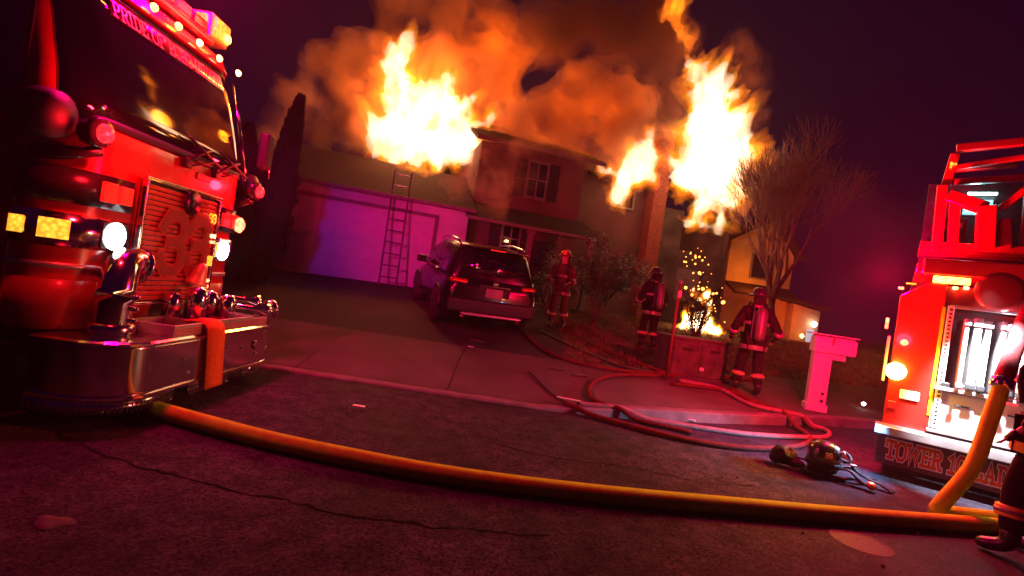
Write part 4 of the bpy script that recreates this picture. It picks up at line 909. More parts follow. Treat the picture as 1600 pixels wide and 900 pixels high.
# ------------------------------------------------------------------ people
M_skin = mat('skin', (.42, .24, .17), .55, 0, .1, 12); M_coat = mat('turnout_fabric', (.020, .017, .016), .85, 0, .3, 14, bump=.5, bscale=50); M_coattan = mat('tan_turnout_fabric', (.10, .06, .035), .85, 0, .25, 14, bump=.5, bscale=50)
M_helmet = mat('helmet', (.03, .028, .03), .3, 0, .2, 6, coat=.5); M_helred = mat('red_helmet', (.16, .02, .015), .3, 0, .2, 6, coat=.5)
M_band = mat('reflective_band', (.24, .22, .18), .35, .2, .12, 20); M_bandy = mat('yellow_reflective_band', (.80, .72, .06), .45, 0, .12, 20); M_boot = mat('rubber_boot', (.02, .02, .02), .4, 0, .2, 8)
M_tank = mat('air_cylinder', (.16, .15, .13), .35, .3, .2, 6)
def firefighter(label, loc, rotz, hel, coat, hipL, hipR, handL, handR, lean=.0, tank=True, bend=0.0, detail=1, band=None):
    """local frame: faces +y; heights in metres. hip? = (foot x, foot y); hand? = (x, y, z)"""
    band = band or M_band
    t = thing('person', label, 'person', loc, rotz); Z = 1.0 - bend
    hipc = Vector((0, 0, .94 * Z)); neck = Vector((0, lean * .55, 1.46 * Z + .0)); head = neck + Vector((0, lean * .15 + .02, .17))
    sh = {-1: Vector((-.19, lean * .5, 1.40 * Z)), 1: Vector((.19, lean * .5, 1.40 * Z))}; legs = {}; arms = {}
    for s_, f in ((-1, hipL), (1, hipR)):
        hp = hipc + Vector((s_ * .10, 0, -.04)); ft = Vector((f[0], f[1], .09 + (f[2] if len(f) > 2 else 0))); kn = (hp + ft) / 2 + Vector((0, .06 + bend * .5, .02)); legs[s_] = (hp, kn, ft)
    for s_, h_ in ((-1, handL), (1, handR)):
        a = sh[s_]; w = Vector(h_); mid = (a + w) / 2; L_ = (w - a).length; off = math.sqrt(max(0, .29 ** 2 - (L_ / 2) ** 2)) if L_ < .58 else 0
        el = mid + Vector((s_ * .5, -.6, -.62)).normalized() * off; arms[s_] = (a, el, w)
    # continuous body
    pts = [(*hipc, .13, .11), (0, lean * .2, 1.15 * Z, .125, .10), (0, lean * .42, 1.33 * Z, .15, .11), (*neck, .06), (*(head - Vector((0, 0, .05))), .075), (*head, .09, .10), (*(head + Vector((0, 0, .09))), .07)]
    ed = [(0, 1), (1, 2), (2, 3), (3, 4), (4, 5), (5, 6)]
    for s_ in (-1, 1):
        b = len(pts); hp, kn, ft = legs[s_]; pts += [(*hp, .09), (*kn, .062), (*ft, .042), (ft.x, ft.y + .14, ft.z - .04, .035)]; ed += [(0, b), (b, b + 1), (b + 1, b + 2), (b + 2, b + 3)]
        b = len(pts); a, el, w = arms[s_]; pts += [(*a, .065), (*el, .045), (*w, .032)]; ed += [(2, b), (b, b + 1), (b + 1, b + 2)]
        d = (w - el).normalized(); side = d.cross(Vector((0, 0, 1))).normalized() if abs(d.z) < .9 else Vector((0, 1, 0)); palm = w + d * .07
        pts.append((*palm, .034, .018)); pi_ = len(pts) - 1; ed.append((b + 2, pi_))
        for k in range(4):
            q = palm + d * .015 + side * (k - 1.5) * .02; L_ = (.07, .08, .075, .058)[k]; cu = Vector((0, 0, -1)) if abs(d.z) < .7 else Vector((-s_, .3, 0)); q2 = q + d * L_ * .55; q3 = q2 + (d * .5 + cu * .6).normalized() * L_ * .55
            c0 = len(pts); pts += [(*q, .010), (*q2, .0095), (*q3, .008)]; ed += [(pi_, c0), (c0, c0 + 1), (c0 + 1, c0 + 2)]
        c0 = len(pts); q = w + d * .03 + side * .03; pts += [(*q, .012), (*(q + d * .03 + side * .025), .010), (*(q + d * .055 + side * .03), .009)]; ed += [(b + 2, c0), (c0, c0 + 1), (c0 + 1, c0 + 2)]
    body = skinned('body', pts, ed, M_skin, t, 1)
    # face: nose, brow, jaw
    fy = head.y + .085; MB().lathe([(.016, 0), (.012, .02), (.004, .035)], (head.x, fy - .002, head.z - .0), (0, 1, -.3), 8).build('nose', M_skin, t, smooth=True)
    for s_ in (-1, 1): MB().lathe([(.004, -.01), (.011, 0), (.004, .01)], (s_ * .032, fy - .004, head.z + .025), (0, 1, 0), 8).build('eye', M_blackgloss, t, smooth=True)
    Box('mouth', M_reddark, t, (0, fy - .008, head.z - .05), (.045, .01, .010), bevel=.003)
    # coat
    cp_ = [(0, 0, .80 * Z, .20, .17), (0, lean * .1, .98 * Z, .185, .155), (0, lean * .25, 1.17 * Z, .19, .155), (0, lean * .45, 1.35 * Z, .20, .15), (*(neck - Vector((0, 0, .01))), .10), (*(neck + Vector((0, 0, .045))), .085)]; ce = [(0, 1), (1, 2), (2, 3), (3, 4), (4, 5)]
    for s_ in (-1, 1):
        b = len(cp_); a, el, w = arms[s_]; cp_ += [(*a, .10), (*el, .075), (*(w - (w - el).normalized() * .02), .062)]; ce += [(3, b), (b, b + 1), (b + 1, b + 2)]
    ct = skinned('coat', cp_, ce, coat, t, 1, root=1)
    tp = [(0, 0, .92 * Z, .17, .15)]; te = []
    for s_ in (-1, 1):
        b = len(tp); hp, kn, ft = legs[s_]; tp += [(*hp, .115), (*kn, .092), (ft.x, ft.y, ft.z + .06, .082)]; te += [(0, b), (b, b + 1), (b + 1, b + 2)]
    skinned('trousers', tp, te, coat, t, 1)
    for s_ in (-1, 1):
        hp, kn, ft = legs[s_]
        skinned('boot', [(ft.x, ft.y, ft.z + .14, .07), (ft.x, ft.y, ft.z, .066), (ft.x, ft.y + .10, ft.z - .035, .055), (ft.x, ft.y + .19, ft.z - .045, .045)], [(0, 1), (1, 2), (2, 3)], M_boot, t, 1)
        d = (ft - kn).normalized(); c0 = ft - d * .20
        MB().lathe([(.104, -.0), (.106, .01), (.102, .07), (.100, .08)], c0, -d, 18).build('cuff_band', band, t, smooth=True)
        MB().lathe([(.109, .0), (.108, .028)], c0 - d * .026, -d, 18).build('cuff_stripe', M_bandy if band is M_band else M_band, t, smooth=True)
        a, el, w = arms[s_]; d = (w - el).normalized(); MB().lathe([(.082, 0), (.084, .01), (.086, .06), (.084, .065)], w - d * .14, -d, 16).build('sleeve_band', band, t, smooth=True)
        glove = skinned('glove', [(*(w - d * .01), .05), (*(w + d * .06), .045, .03), (*(w + d * .11), .04, .024)], [(0, 1), (1, 2)], M_boot, t, 1)
    def hoop(nm, z, rx, ry, w, m_, cy=0):
        rr = [[Vector((rx * k * math.cos(a), cy + ry * k * math.sin(a), zz)) for a in [6.283 * i / 24 for i in range(24)]] for zz, k in ((z - w / 2, 1.0), (z, 1.02), (z + w / 2, 1.0))]
        return MB().loft(rr, cap=False).build(nm, m_, t, smooth=True)
    hoop('hem_band', .80 * Z, .225, .195, .075, band); hoop('chest_band', 1.20 * Z, .215, .185, .055, band, lean * .28)
    if tank:
        ty = -.20 + lean * .3
        MB().lathe([(.03, -.29), (.075, -.25), (.085, -.18), (.085, .18), (.06, .25), (.02, .29)], (0, ty - .03, 1.20 * Z), (0, lean * .5, 1), 18).build('air_tank', M_tank, t, smooth=True)
        Box('pack_frame', M_black, t, (0, ty + .03, 1.18 * Z), (.24, .04, .44))
        for s_ in (-1, 1): MB().tube(spline([(s_ * .09, ty + .04, 1.40 * Z), (s_ * .12, lean * .5, 1.55 * Z), (s_ * .13, lean * .5 + .17, 1.36 * Z), (s_ * .17, lean * .3 + .14, 1.12 * Z)], 4), .02, 6).build('shoulder_strap', M_black, t, smooth=True)
    skinned('hood', [(*(neck + Vector((0, -.01, .02))), .085), (head.x, head.y - .028, head.z - .03, .092), (head.x, head.y - .03, head.z + .05, .098)], [(0, 1), (1, 2)], M_coat, t, 1)
    Box('neck_flap', M_coat, t, (0, head.y - .115, head.z - .03), (.19, .03, .16), bevel=.012)
    hz = head.z + .045; hy = head.y
    he = MB().lathe([(.128, 0), (.126, .03), (.110, .08), (.07, .125), (.02, .14)], (0, hy, hz), (0, -.08, 1), 22).build('helmet', hel, t, smooth=True)
    rr = [[Vector(((r_ + .02 * abs(math.cos(a))) * math.cos(a), hy - (.04 if k else 0) + (r_ + (.06 if math.sin(a) < 0 else .0) * k) * math.sin(a), z)) for a in [6.283 * i / 24 for i in range(24)]] for r_, z, k in ((.125, hz + .012, 0), (.165, hz - .006, 1), (.163, hz - .018, 1), (.12, hz - .004, 0))]
    MB().loft(rr, cap=False).build('helmet_brim', hel, he, smooth=True); Box('helmet_shield', M_bandy, he, (0, hy + .125, hz + .065), (.08, .012, .10), Matrix.Rotation(R(14), 3, 'X')); Box('helmet_crest', hel, he, (0, hy - .01, hz + .125), (.02, .18, .03))
    return t
pA = G(868, 512); firefighter('firefighter beside the parked car, coat lit red, turned toward the camera', pA, R(165), M_helred, M_coattan, (-.16, .02), (.15, -.03), (-.20, .30, 1.05), (.22, .28, 1.10), lean=.05)
pB = G(1010, 545); firefighter('firefighter standing on the lawn between the shrub and the ground fire', pB, R(200) - 3.14, M_helmet, M_coat, (-.13, .04), (.13, -.05), (-.24, .26, .98), (.26, .22, 1.02), lean=.08, bend=.02)
pC = G(1165, 616); firefighter('firefighter seen from behind on the pavement edge right of the ground fire, pale cuff bands', pC, R(-8), M_helmet, M_coat, (-.17, .05), (.14, -.10), (-.30, .20, .95), (.36, .10, .98), lean=.06)
pD = G(1575, 868); pD.x += .06; firefighter('firefighter at the right edge standing on the yellow hose, only dark trousers in view', pD + Vector((.10, .0, 0)), R(40), M_helmet, M_coat, (-.20, .10), (.16, -.06), (-.32, .12, .92), (.32, .05, .90), band=M_bandy)

# ------------------------------------------------------------------ hoses
def ghose(name, label, cat, pix, r, m_, group=None, flat=1.0, k=8, lift=None):
    pts = []
    for i, q in enumerate(pix):
        p = G(*q[:2]); 
        if len(q) > 2: p.z += q[2]
        pts.append(p)
    sp_ = spline(pts, k); out = []
    for i, p in enumerate(sp_):
        base = gz2(p.x, p.y, 0) if p.y > kerb(p.x) + .05 else (kh(p.x) if p.y > kerb(p.x) - .2 else 0)
        p.z = base + .022 * (p.y > kerb(p.x))
        out.append(p + Vector((0, 0, r * flat + .004)))
    # soften the step over the kerb
    for _ in range(2):
        out = [out[0]] + [Vector((b.x, b.y, (a.z + 2 * b.z + c.z) / 4)) for a, b, c in zip(out, out[1:], out[2:])] + [out[-1]]
    rr = [r * (1 + .035 * mn.noise(p * 1.7)) for p in out]
    o = MB().tube(out, rr, 14, flat=flat).build(name, m_, smooth=True)
    o.location = (0, 0, 0); tag(o, label, cat, group); return o
ghose('supply_hose', 'thick yellow supply hose lying across the road from under the fire engine', 'fire hose',
      [(150, 622), (240, 652), (400, 697), (560, 732), (700, 757), (850, 777), (1000, 792), (1150, 805), (1300, 817), (1450, 827), (1560, 834), (1680, 838)], .066, M_yellow, flat=.92)
# hose rising from the ground to the truck
p0 = G(1470, 816) + Vector((0, .06, .06)); a = P(1530, 700, 4.35); b = P(1566, 600, 4.5); c = P(1590, 530, 4.7); d = P(1612, 470, 5.0)
sh_ = MB().tube(spline([G(1560, 826) + Vector((.25, .12, .05)), G(1500, 822) + Vector((.06, .12, .055)), p0, p0.lerp(b, .38) + Vector((.075, -.02, -.03)), p0.lerp(b, .72) + Vector((.05, 0, 0)), b], 8), .062, 16).build('rising_hose', M_yellow, smooth=True)
tag(sh_, 'yellow hose rising steeply from the road to the rear of the ladder truck', 'fire hose')
sh2 = MB().tube(spline([b + Vector((.003, .004, .02)), c, d, P(1625, 380, 5.6)], 8), [.068] * 25, 16).build('hose_sleeve', M_redhose, smooth=True)
tag(sh2, 'red sleeved hose above the yellow one at the truck rear', 'fire hose')
cpl = MB().lathe([(.07, -.05), (.085, -.04), (.085, .04), (.07, .05)], b, (b - a), 18).build('hose_coupling', M_chrome, smooth=True); cpl.parent = sh_
ghose('attack_hose', 'pale pink hose making a hairpin bend on the road near the mailbox', 'fire hose', [(900, 640), (980, 655), (1100, 674), (1180, 684), (1265, 688), (1292, 686), (1290, 676), (1250, 665), (1180, 640), (1120, 612), (1060, 600)], .032, M_pinkhose, 'attack hoses laid over the kerb')
ghose('attack_hose', 'pink hose with the widest bend, nearest the breathing apparatus on the road', 'fire hose', [(880, 636), (960, 664), (1060, 690), (1150, 704), (1220, 705), (1258, 698), (1262, 684), (1220, 660), (1170, 628), (1140, 612)], .032, M_redhose, 'attack hoses laid over the kerb')
ghose('attack_hose', 'red hose looping round the pavement in front of the lawn, left end of the loop', 'fire hose', [(1180, 598), (1100, 592), (1030, 592), (960, 592), (925, 604), (922, 622), (940, 640), (1000, 662), (1080, 680)], .030, M_redhose, 'attack hoses laid over the kerb')
ghose('attack_hose', 'red hose running from the parked car across the pavement', 'fire hose', [(820, 522), (835, 540), (870, 562), (930, 578), (990, 586), (1060, 588)], .028, M_redhose, 'attack hoses laid over the kerb')
ghose('attack_hose', 'dark hose lying straight over the lawn beside the standing firefighters', 'fire hose', [(872, 508), (920, 540), (980, 566), (1040, 588)], .028, M_redhose, 'attack hoses laid over the kerb')
ghose('attack_hose', 'thin dark hose parallel to the lawn hose, left of it', 'fire hose', [(842, 520), (900, 548), (960, 574), (1010, 586)], .022, M_black, 'attack hoses laid over the kerb')
ghose('attack_hose', 'red hose from the firefighter with pale cuffs down to the road bend', 'fire hose', [(1050, 605), (1140, 617), (1190, 640), (1240, 662), (1275, 674)], .030, M_redhose, 'attack hoses laid over the kerb')
ghose('garden_hose', 'thin dark line lying across the pavement below the car', 'hose', [(826, 585), (860, 610), (890, 628), (912, 634)], .012, M_black)
for i, (px, py, w) in enumerate(((888, 628, .30), (352, 521, .2), (560, 640, .12), (1065, 657, .35), (882, 642, .12), (735, 545, .1))):
    p = G(px, py); b_ = MB().box((0, 0, .01), (w, .05, .012), Matrix.Rotation(R(random.uniform(-20, 10)), 3, 'Z')).build('debris_board', M_white, bevel=.004); b_.location = p + Vector((0, 0, .024))
    tag(b_, ('pale splinter of wood debris lying %s' % ['on the pavement edge by the hoses', 'on the dark driveway beside the fire engine', 'on the road near the kerb', 'along the kerb inside the hose loop', 'in the gutter left of the hose loop', 'on the pavement below the car'][i]), 'debris')
pc = G(82, 817); mb = MB(); ring0 = []; 
for i in range(18):
    a = 6.283 * i / 18; r_ = .085 * (1 + .18 * math.sin(3 * a) + .1 * math.cos(5 * a)); ring0.append(Vector((r_ * math.cos(a), r_ * .75 * math.sin(a), 0)))
pm_ = mat('patch', (.075, .065, .06), .9, spec=.1)
pt = MB().loft([[v + Vector((0, 0, .0)) for v in ring0], [v * .96 + Vector((0, 0, .004)) for v in ring0], [v * .3 + Vector((0, 0, .006)) for v in ring0]]).build('road_patch', pm_, smooth=True); pt.location = pc; tag(pt, 'small pale round patch on the asphalt at lower left', 'patch')
mb = MB(); rg = random.Random(77)
for i in range(900):
    x = rg.uniform(-4, 4.2); y = rg.uniform(1.2, 7.2) ; r_ = rg.uniform(.002, .008) * (1 if rg.random() < .93 else 2.2)
    if y > kerb(x) - .2: continue
    mb.box((x, y, r_ * .5), (r_ * rg.uniform(.8, 2), r_ * rg.uniform(.8, 1.6), r_), Matrix.Rotation(rg.uniform(0, 3), 3, 'Z'), taper=.6)
gt = mb.build('grit', M_conc); tag(gt, 'loose grit and specks scattered over the asphalt', 'grit', kind='stuff')
# flat disc standing in for a glint on the road near the hose
pm = G(1345, 848); mh = MB().lathe([(.19, 0), (.195, .002), (.19, .004), (.17, .0045), (.165, .002)], (0, 0, 0), (0, 0, 1), 36).build('glint_disc', mat('glint_disc_metal', (.03, .028, .028), .6, .4, .3, 20, bump=.5, bscale=60), smooth=False); mh.location = pm; tag(mh, 'flat round disc standing for a glint on the road below the yellow hose', 'glint disc')
# ------------------------------------------------------------------ cabinet and stake on the lawn
a = G(1046, 590); b = G(1132, 599); d_ = (b - a); L_ = d_.length; az = math.atan2(d_.y, d_.x)
ut = thing('utility_cabinet', 'low dull metal utility cabinet on the lawn in front of the ground fire', 'cabinet', (a + b) / 2, az)
Box('cabinet_body', M_cab := mat('cabinet_paint', (.10, .075, .07), .6, 0, .4, 5), ut, (0, .28, .34), (L_, .52, .68), bevel=.015); Box('lid', M_cab, ut, (0, .28, .70), (L_ + .05, .58, .045), bevel=.01)
for q in (-1, 1): Box('cabinet_door', M_cab, ut, (q * L_ / 4, .012, .34), (L_ / 2 - .03, .02, .58), bevel=.006); Box('hinge', M_steel, ut, (q * (L_ / 2 - .03), -.002, .5), (.02, .015, .06)); Box('vent', M_black, ut, (q * L_ / 4, .0, .52), (.22, .012, .06))
Box('plinth', M_conc, ut, (0, .28, .02), (L_ + .16, .7, .06)); Box('latch', M_steel, ut, (0, -.004, .36), (.03, .03, .10)); Box('sticker', M_white, ut, (.05, -.001, .2), (.09, .006, .06))
ps = G(1040, 596); so_ = thing('marker_stake', 'tall red marker stake standing at the left end of the utility cabinet', 'stake', ps)
Tube('stake', mat('stake_paint', (.16, .02, .015), .5), so_, [(0, 0, 0), (.01, .02, 1.62)], .026); Box('reflector', M_band, so_, (.01, -.01, 1.45), (.07, .03, .12)); Tube('tip', M_band, so_, [(.01, .02, 1.62), (.01, .02, 1.68)], .03)
for i, (px, py) in enumerate(((745, 536), (870, 580), (968, 541), (1012, 578), (905, 590))):
    p = G(px, py); b_ = MB().box((0, 0, .01), (.24, .05, .015), Matrix.Rotation(R(-12 + 9 * i), 3, 'Z')).build('charred_board', M_trim, bevel=.004); b_.location = p + Vector((0, 0, .03)); tag(b_, 'strip of fallen house trim ' + ['lying by the right rear wheel of the car', 'lying between the two lawn hoses', 'lying on the lawn left of the middle firefighter', 'lying at the foot of the middle firefighter', 'lying under the hoses at the pavement edge'][i], 'debris')

# ------------------------------------------------------------------ mailbox
pm = G(1271, 641); mbx = thing('mailbox', 'white mailbox on a thick post at the kerb in front of the lawn', 'mailbox', pm, R(-15))
Box('post', M_white, mbx, (0, 0, .47), (.27, .20, .98), bevel=.015); Box('post_base', M_white, mbx, (0, 0, .06), (.32, .25, .12), bevel=.01)
Box('arm', M_white, mbx, (.10, 0, .92), (.46, .16, .10), bevel=.01)
bxm = MB().prism([(-.14, .97), (.14, .97), (.14, 1.13)] + [(.14 * math.cos(a), 1.13 + .12 * math.sin(a)) for a in [math.pi * i / 8 for i in range(1, 8)]] + [(-.14, 1.13)], 'x', -.16, .44).build('box', M_white, mbx, bevel=.008)
Box('flag', M_red, bxm, (.10, -.15, 1.17), (.03, .01, .13)); Box('box_door', M_white, bxm, (.448, 0, 1.10), (.012, .24, .22)); Box('hinge', M_black, bxm, (.452, 0, .985), (.015, .18, .015))
Box('roof_board', M_white, mbx, (.12, 0, 1.262), (.70, .30, .02), bevel=.005)
for z in (.18, .30): MB().lathe([(.02, 0), (.026, .01), (.01, .012)], (.06, -.10, z), (0, -1, 0), 10).build('post_hole', M_black, mbx)
# a low marker light by the kerb
q = G(1348, 640); mk = thing('ground_light', 'small bright white light low on the ground left of the ladder truck', 'light', q)
Tube('stake', M_black, mk, [(0, 0, 0), (0, 0, .08)], .008); MB().lathe([(.01, -.03), (.034, -.01), (.034, .02), (.01, .035)], (0, 0, .10), (0, 0, 1), 12).build('bulb', glow('spark_white', (1, .8, .85), 14), mk, smooth=True)

# ------------------------------------------------------------------ breathing apparatus on the road
pk = G(1283, 742); pack = thing('breathing_apparatus', 'black breathing apparatus pack with straps dumped on the road beside the ladder truck', 'breathing apparatus', pk, R(-12))
M_pack = mat('pack_fabric', (.016, .014, .015), .6, 0, .3, 12, bump=.6, bscale=40); M_tank2 = mat('dark_cylinder', (.022, .02, .02), .25, 0, .2, 8, coat=.4)
MB().lathe([(.02, -.03), (.07, 0), (.10, .03), (.118, .10), (.118, .19), (.10, .235), (.05, .262), (.01, .27)], (0, 0, .0), (.0, .05, 1), 24).build('cylinder', M_tank2, pack, smooth=True)
MB().lathe([(.121, 0), (.124, .006), (.124, .03), (.121, .036)], (0, .004, .075), (0, .05, 1), 24).build('cylinder_band', M_pack, pack, smooth=True)
let, wd = word('33', .035, frame((-.035, -.121, .165), (1, 0, 0), (0, 0, 1)), .007, .003)
for mb in let: mb.build('marking', M_gold, pack)
MB().lathe([(.014, 0), (.02, .02), (.008, .03)], (.10, -.04, .20), (1, -.4, .3), 10).build('gauge', M_white, pack, smooth=True)
blobs('mask_bag', [(Vector((-.27, .02, .08)), .11, .10, .085), (Vector((-.21, -.03, .06)), .07, .07, .06), (Vector((-.30, 0, .13)), .06, .06, .05)], .018, M_pack, pack, .03, 9).location = (0, 0, 0)
for v in bpy.data.objects['mask_bag'].data.vertices: v.co += pack.location
def strap(pts, w, m_=M_pack, nm='strap'):
    sp_ = spline(pts, 5); rr = []
    for i, p in enumerate(sp_):
        t = (sp_[min(i + 1, len(sp_) - 1)] - sp_[max(0, i - 1)]).normalized(); s = t.cross(Vector((0, 0, 1))).normalized() * w / 2; rr.append([p - s, p + Vector((0, 0, .006)), p + s])
    return solidify(MB().loft(rr, closed=False, cap=False).build(nm, m_, pack, smooth=True), .008)
strap([(.10, -.02, .16), (.19, .0, .13), (.24, -.04, .08), (.31, -.03, .05), (.38, -.10, .04), (.43, -.16, .012)], .055)
strap([(.09, -.05, .08), (.15, -.10, .10), (.20, -.16, .06), (.27, -.20, .02)], .05); strap([(.02, -.10, .05), (.10, -.14, .04), (.18, -.12, .05), (.25, -.17, .03)], .045)
strap([(.11, .02, .19), (.17, .05, .20), (.19, 0, .16), (.13, -.02, .13)], .03); strap([(-.10, 0, .09), (-.15, -.02, .10), (-.20, 0, .10)], .03)
MB().tube(spline([(.12, .05, .06), (.22, .08, .08), (.30, .0, .05), (.36, -.05, .05)], 5), .012, 8).build('air_line', M_pack, pack, smooth=True)
MB().lathe([(.02, 0), (.032, .01), (.032, .035), (.02, .045)], (.26, -.20, .02), (0, -.3, 1), 12).build('regulator', mat('brass', (.5, .28, .08), .35, .8), pack, smooth=True)
Box('buckle', M_silver, pack, (.20, -.02, .125), (.05, .04, .012)); Box('foot_plate', M_pack, pack, (0, 0, .012), (.26, .22, .03))

pack.scale = (1.28, 1.28, 1.28)
# ------------------------------------------------------------------ fire
def flame(name, label, Y, px, voxel, amp, core, edge, mid=None, depth=1.0, freq=1.3, seed=0, stretch=1.8, rise=.4, corek=.80, group=None):
    c0 = P(px[0][0], px[0][1], Y)
    root = thing(name, label, 'fire', (c0.x, Y, c0.z - px[0][2] / F * Y), 0, group)
    bl = []; bc = []; bm_ = []; rg = random.Random(seed)
    for q in px:
        x, y, r = q[:3]; sy = q[3] if len(q) > 3 else 1.0; dY = rg.uniform(-.3, .3) * depth; c = P(x, y, Y + dY); rr = r / F * Y
        ry = max(rr * .8, min(rr, .9) ) * depth
        bl.append((c, rr * 1.1, ry * 1.1, rr * sy * 1.1)); bc.append((c, rr * corek, ry * corek, rr * sy * corek)); bm_.append((c, rr * .94, ry * .94, rr * sy * .94))
    blobs('flame', bl, voxel, edge, root, amp * 1.5, freq, stretch, seed, rise)
    if mid: blobs('flame_body', bm_, voxel, mid, root, amp, freq, stretch, seed, rise * .85)
    blobs('flame_core', bc, voxel, core, root, amp * .8, freq, stretch, seed, rise * .7)
    return root
FE = (1, .19, .006); FC = (1, .9, .75)
E1 = volmat('flame_edge', emit=FE, estr=1.5, scale=2.2, lo=.24, hi=.55, stretch=1.8, detail=6, dist=.8)
M1 = volmat('flame_body', emit=(1, .50, .012), estr=.95, scale=1.6, lo=.12, hi=.45, stretch=1.7, detail=5, dist=.5)
M2 = volmat('ground_flame_body', emit=(1, .55, .03), estr=12, scale=4, lo=.2, hi=.5, stretch=1.5, detail=4)
K1 = volmat('flame_core', emit=FC, estr=1.7, scale=1.3, lo=.0, hi=.40, stretch=1.6, detail=4, dist=.5)
E2 = volmat('ground_flame', emit=FE, estr=6, scale=4, lo=.34, hi=.6, stretch=1.5, detail=4, dist=.6)
K2 = volmat('ground_flame_core', emit=FC, estr=24, scale=3, lo=.3, hi=.55, stretch=1.4)
flame('roof_fire', 'large blaze roaring up from behind the garage roof', 18.0,
      [(650, 212, 54), (695, 226, 50), (725, 215, 34), (612, 218, 38, 1.2), (628, 165, 36, 1.3), (620, 122, 28, 1.5), (606, 92, 17, 1.6), (628, 82, 12, 1.5), (664, 150, 36), (695, 170, 38), (725, 178, 24), (738, 200, 20), (700, 130, 20), (735, 150, 16), (760, 190, 12), (745, 235, 14), (590, 236, 14), (600, 190, 14)], .09, .40, K1, E1, M1, seed=1, depth=1.0, freq=1.9)
flame('window_fire', 'smaller pointed flame bursting from the upstairs window left of the chimney', 17.8,
      [(990, 268, 32), (1006, 246, 26, 1.3), (1016, 220, 12, 2.0), (969, 300, 22, 1.3), (975, 278, 24), (953, 268, 16), (1014, 272, 20), (940, 262, 10)], .07, .18, K1, E1, M1, seed=2, freq=2.0, depth=1.0)
wf = flame('wall_fire', 'tallest blaze covering the burnt right end of the house', 17.6,
      [(1112, 258, 66), (1110, 200, 54, 1.2), (1104, 150, 32, 1.5), (1145, 245, 42), (1160, 225, 24), (1090, 112, 16, 1.8), (1078, 92, 9, 1.8), (1140, 218, 36), (1150, 268, 32), (1128, 150, 26, 1.2), (1152, 190, 18), (1064, 262, 26), (1080, 265, 34, 1.2), (1068, 285, 26), (1100, 310, 34), (1140, 305, 24), (1146, 150, 15, 1.3), (1132, 175, 22), (1158, 290, 20), (1085, 335, 13, 1.4), (1128, 338, 12, 1.2), (1072, 345, 10, 1.5), (1100, 352, 14), (1118, 360, 8, 1.3), (1076, 100, 10, 1.6), (1165, 262, 14), (1138, 320, 20)], .09, .40, K1, E1, M1, seed=3, depth=1.0, freq=1.9)
flame('high_flame', 'thin broken flame high above the chimney', 16.7, [(1046, 10, 15, 1.8), (1058, 42, 14, 1.5), (1070, 62, 13), (1038, 30, 9), (1078, 84, 9, 1.6), (1052, -20, 14, 2)], .07, .22, volmat('thin_flame_core', emit=FE, estr=5, scale=2.5, lo=.4, hi=.6, stretch=1.5), E1, seed=4, freq=2.2)
gf = flame('ground_fire', 'fire burning on the ground in front of the right end of the house', 14.6,
      [(1080, 503, 19, .75), (1098, 508, 20, .7), (1115, 515, 14, .7), (1068, 508, 12, .8), (1093, 494, 11, .9), (1106, 490, 7, 1.2), (1126, 520, 7, .8)], .045, .12, K2, E2, M2, seed=5, freq=4, depth=1.0, rise=.2)
flame('shrub_fire', 'little flame climbing the thin shrub above the ground fire', 14.7, [(1084, 452, 5, 1.9), (1093, 466, 6, 1.4), (1101, 462, 5), (1108, 474, 5), (1084, 478, 5)], .035, .10, K2, E2, M2, seed=6, freq=5, rise=.2)
# glowing embers among the twigs and falling debris
rg = random.Random(12); G_ember = glow('ember', (1, .33, .05), 9)
for i in range(64):
    if i < 44: x = rg.gauss(1095, 17); y = rg.uniform(425, 518)
    else: x = rg.gauss(1086, 16); y = rg.uniform(385, 430)
    par = gf if i < 44 else wf; p = P(x, y, (14.4 if i < 44 else 16.4) + rg.uniform(-.3, .5)) - par.location; r_ = rg.uniform(.25, 1) ** 3 * .05 + .008 if i < 44 else rg.uniform(.01, .035)
    e = MB().lathe([(r_ * .4, -r_), (r_, -.2 * r_), (r_ * .8, .5 * r_), (r_ * .2, r_)], (0, 0, 0), (rg.uniform(-1, 1), rg.uniform(-1, 1), 1), 6).build('ember', G_ember, par); e.location = p
for px, py, dep, pw, rad in ((640, 150, 18.8, 1400, .4), (990, 240, 17.8, 30, .3), (1095, 130, 18.0, 300, .6), (1095, 500, 14.4, 25, .2), (700, 110, 19.4, 330, .8), (775, 70, 19.6, 330, .8), (850, 200, 20.6, 750, .4), (915, 170, 20.6, 750, .4)):
    lamp('fire_light', P(px, py, dep), pw, C_FIRE, rad)

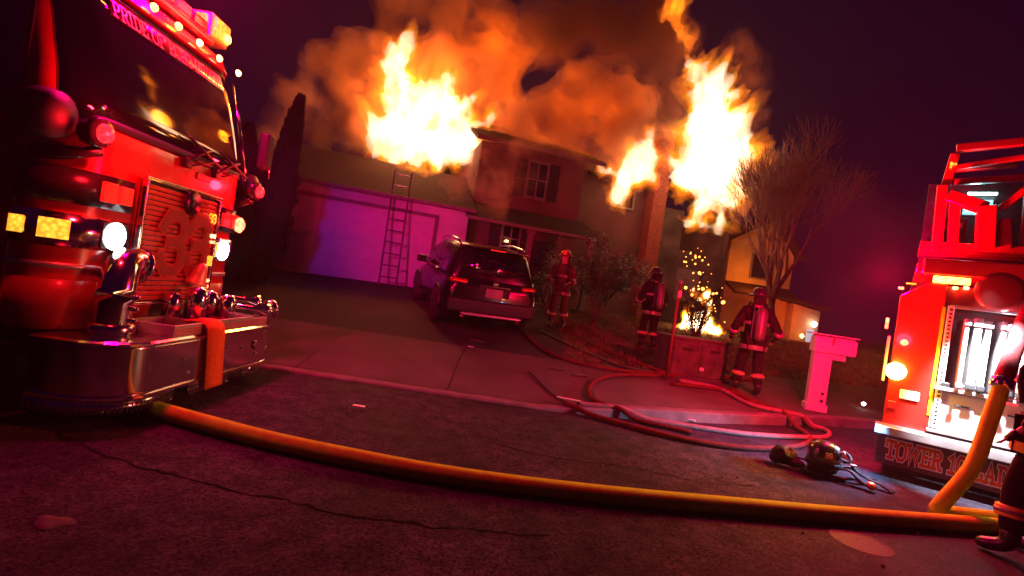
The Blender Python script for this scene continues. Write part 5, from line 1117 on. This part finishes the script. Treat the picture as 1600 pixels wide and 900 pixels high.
# ------------------------------------------------------------------ smoke
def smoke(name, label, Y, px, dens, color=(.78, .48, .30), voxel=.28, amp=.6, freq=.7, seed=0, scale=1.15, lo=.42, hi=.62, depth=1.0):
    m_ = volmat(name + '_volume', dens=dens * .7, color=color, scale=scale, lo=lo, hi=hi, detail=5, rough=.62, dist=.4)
    bl = []; rg = random.Random(seed)
    for q in px:
        x, y, r = q[:3]; Yq = Y + (q[3] if len(q) > 3 else 0); rr = r / F * Yq; bl.append((P(x, y, Yq), rr, min(rr, 1.3) * depth, rr))
    o = blobs(name, [(c_, a_ * 1.22, b2 * 1.22, d_ * 1.22) for c_, a_, b2, d_ in bl], voxel, volmat(name + '_veil', dens=dens * .22, color=color, scale=scale * 1.3, lo=lo + .03, hi=hi + .06, detail=6, rough=.66, dist=.6), None, amp * 1.3, freq, 1.0, seed, 0); tag(o, label, 'smoke', kind='stuff')
    m2 = volmat(name + '_body', dens=dens * .38, color=color, scale=scale, lo=lo, hi=hi, detail=6, rough=.64, dist=.5)
    i_ = blobs('smoke_body', bl, voxel, m2, o, amp, freq, 1.0, seed, 0); i_['kind'] = 'stuff'
    i_ = blobs('smoke_core', [(c_, a_ * .76, b2 * .76, d_ * .76) for c_, a_, b2, d_ in bl], voxel, m_, o, amp * .9, freq, 1.0, seed, 0); i_['kind'] = 'stuff'
    return o
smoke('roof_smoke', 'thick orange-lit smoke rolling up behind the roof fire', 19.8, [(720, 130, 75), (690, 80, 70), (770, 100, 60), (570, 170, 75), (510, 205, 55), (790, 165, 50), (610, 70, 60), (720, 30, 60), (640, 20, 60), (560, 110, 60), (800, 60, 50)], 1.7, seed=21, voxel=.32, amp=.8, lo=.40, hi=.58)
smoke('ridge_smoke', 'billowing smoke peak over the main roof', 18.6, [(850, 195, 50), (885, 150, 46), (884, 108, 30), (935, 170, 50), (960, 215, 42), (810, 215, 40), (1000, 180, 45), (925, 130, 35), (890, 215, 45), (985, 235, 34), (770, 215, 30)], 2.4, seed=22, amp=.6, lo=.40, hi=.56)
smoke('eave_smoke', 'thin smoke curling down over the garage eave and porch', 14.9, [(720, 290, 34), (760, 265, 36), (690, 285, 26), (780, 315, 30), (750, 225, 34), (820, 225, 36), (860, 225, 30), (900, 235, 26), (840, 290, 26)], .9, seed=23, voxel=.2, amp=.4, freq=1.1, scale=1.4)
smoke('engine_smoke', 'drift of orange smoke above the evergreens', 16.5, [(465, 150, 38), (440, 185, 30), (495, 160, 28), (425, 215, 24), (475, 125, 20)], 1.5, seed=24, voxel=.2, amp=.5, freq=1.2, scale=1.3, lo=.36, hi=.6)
smoke('chimney_smoke', 'dark smoke column around the chimney', 17.4, [(1040, 120, 36), (1050, 60, 45), (1000, 60, 60), (1045, 170, 32), (1040, 210, 26), (960, 60, 60), (1010, 200, 34), (1030, 10, 50), (920, 40, 60), (860, 40, 60)], 1.6, color=(.30, .16, .12), seed=25, amp=.7, lo=.30, hi=.6)
smoke('flank_smoke', 'dim orange smoke on the far right side of the tallest blaze', 19.5, [(1165, 130, 34), (1180, 190, 30), (1150, 80, 34), (1175, 240, 22)], .7, seed=27, voxel=.2, amp=.5, lo=.36, hi=.62)
smoke('wall_smoke', 'smoke hanging in front of the burnt lower wall', 15.6, [(1085, 395, 34), (1120, 420, 28), (1060, 430, 24), (1100, 370, 30)], .5, color=(.2, .12, .12), seed=26, voxel=.2, amp=.3, freq=1.2, scale=1.6)
smoke('low_smoke', 'faint red-lit vapour drifting at the left side of the ladder truck', 8.6, [(1350, 560, 60), (1330, 470, 70), (1300, 380, 60), (1380, 400, 60), (1290, 500, 50), (1380, 600, 40), (1330, 320, 60), (1250, 420, 50)], .09, color=(.8, .7, .7), seed=28, voxel=.2, amp=.4, freq=.7, scale=.8, lo=.25, hi=.75)

# ------------------------------------------------------------------ haze
hz = MB().box((0, 22, 11.5), (90, 74, 25)).build('haze', volmat('haze_volume', dens=.0018, color=(.85, .8, .85), hetero=False, aniso=.25)); hz['kind'] = 'stuff'; tag(hz, 'thin smoky haze filling the street', 'haze')
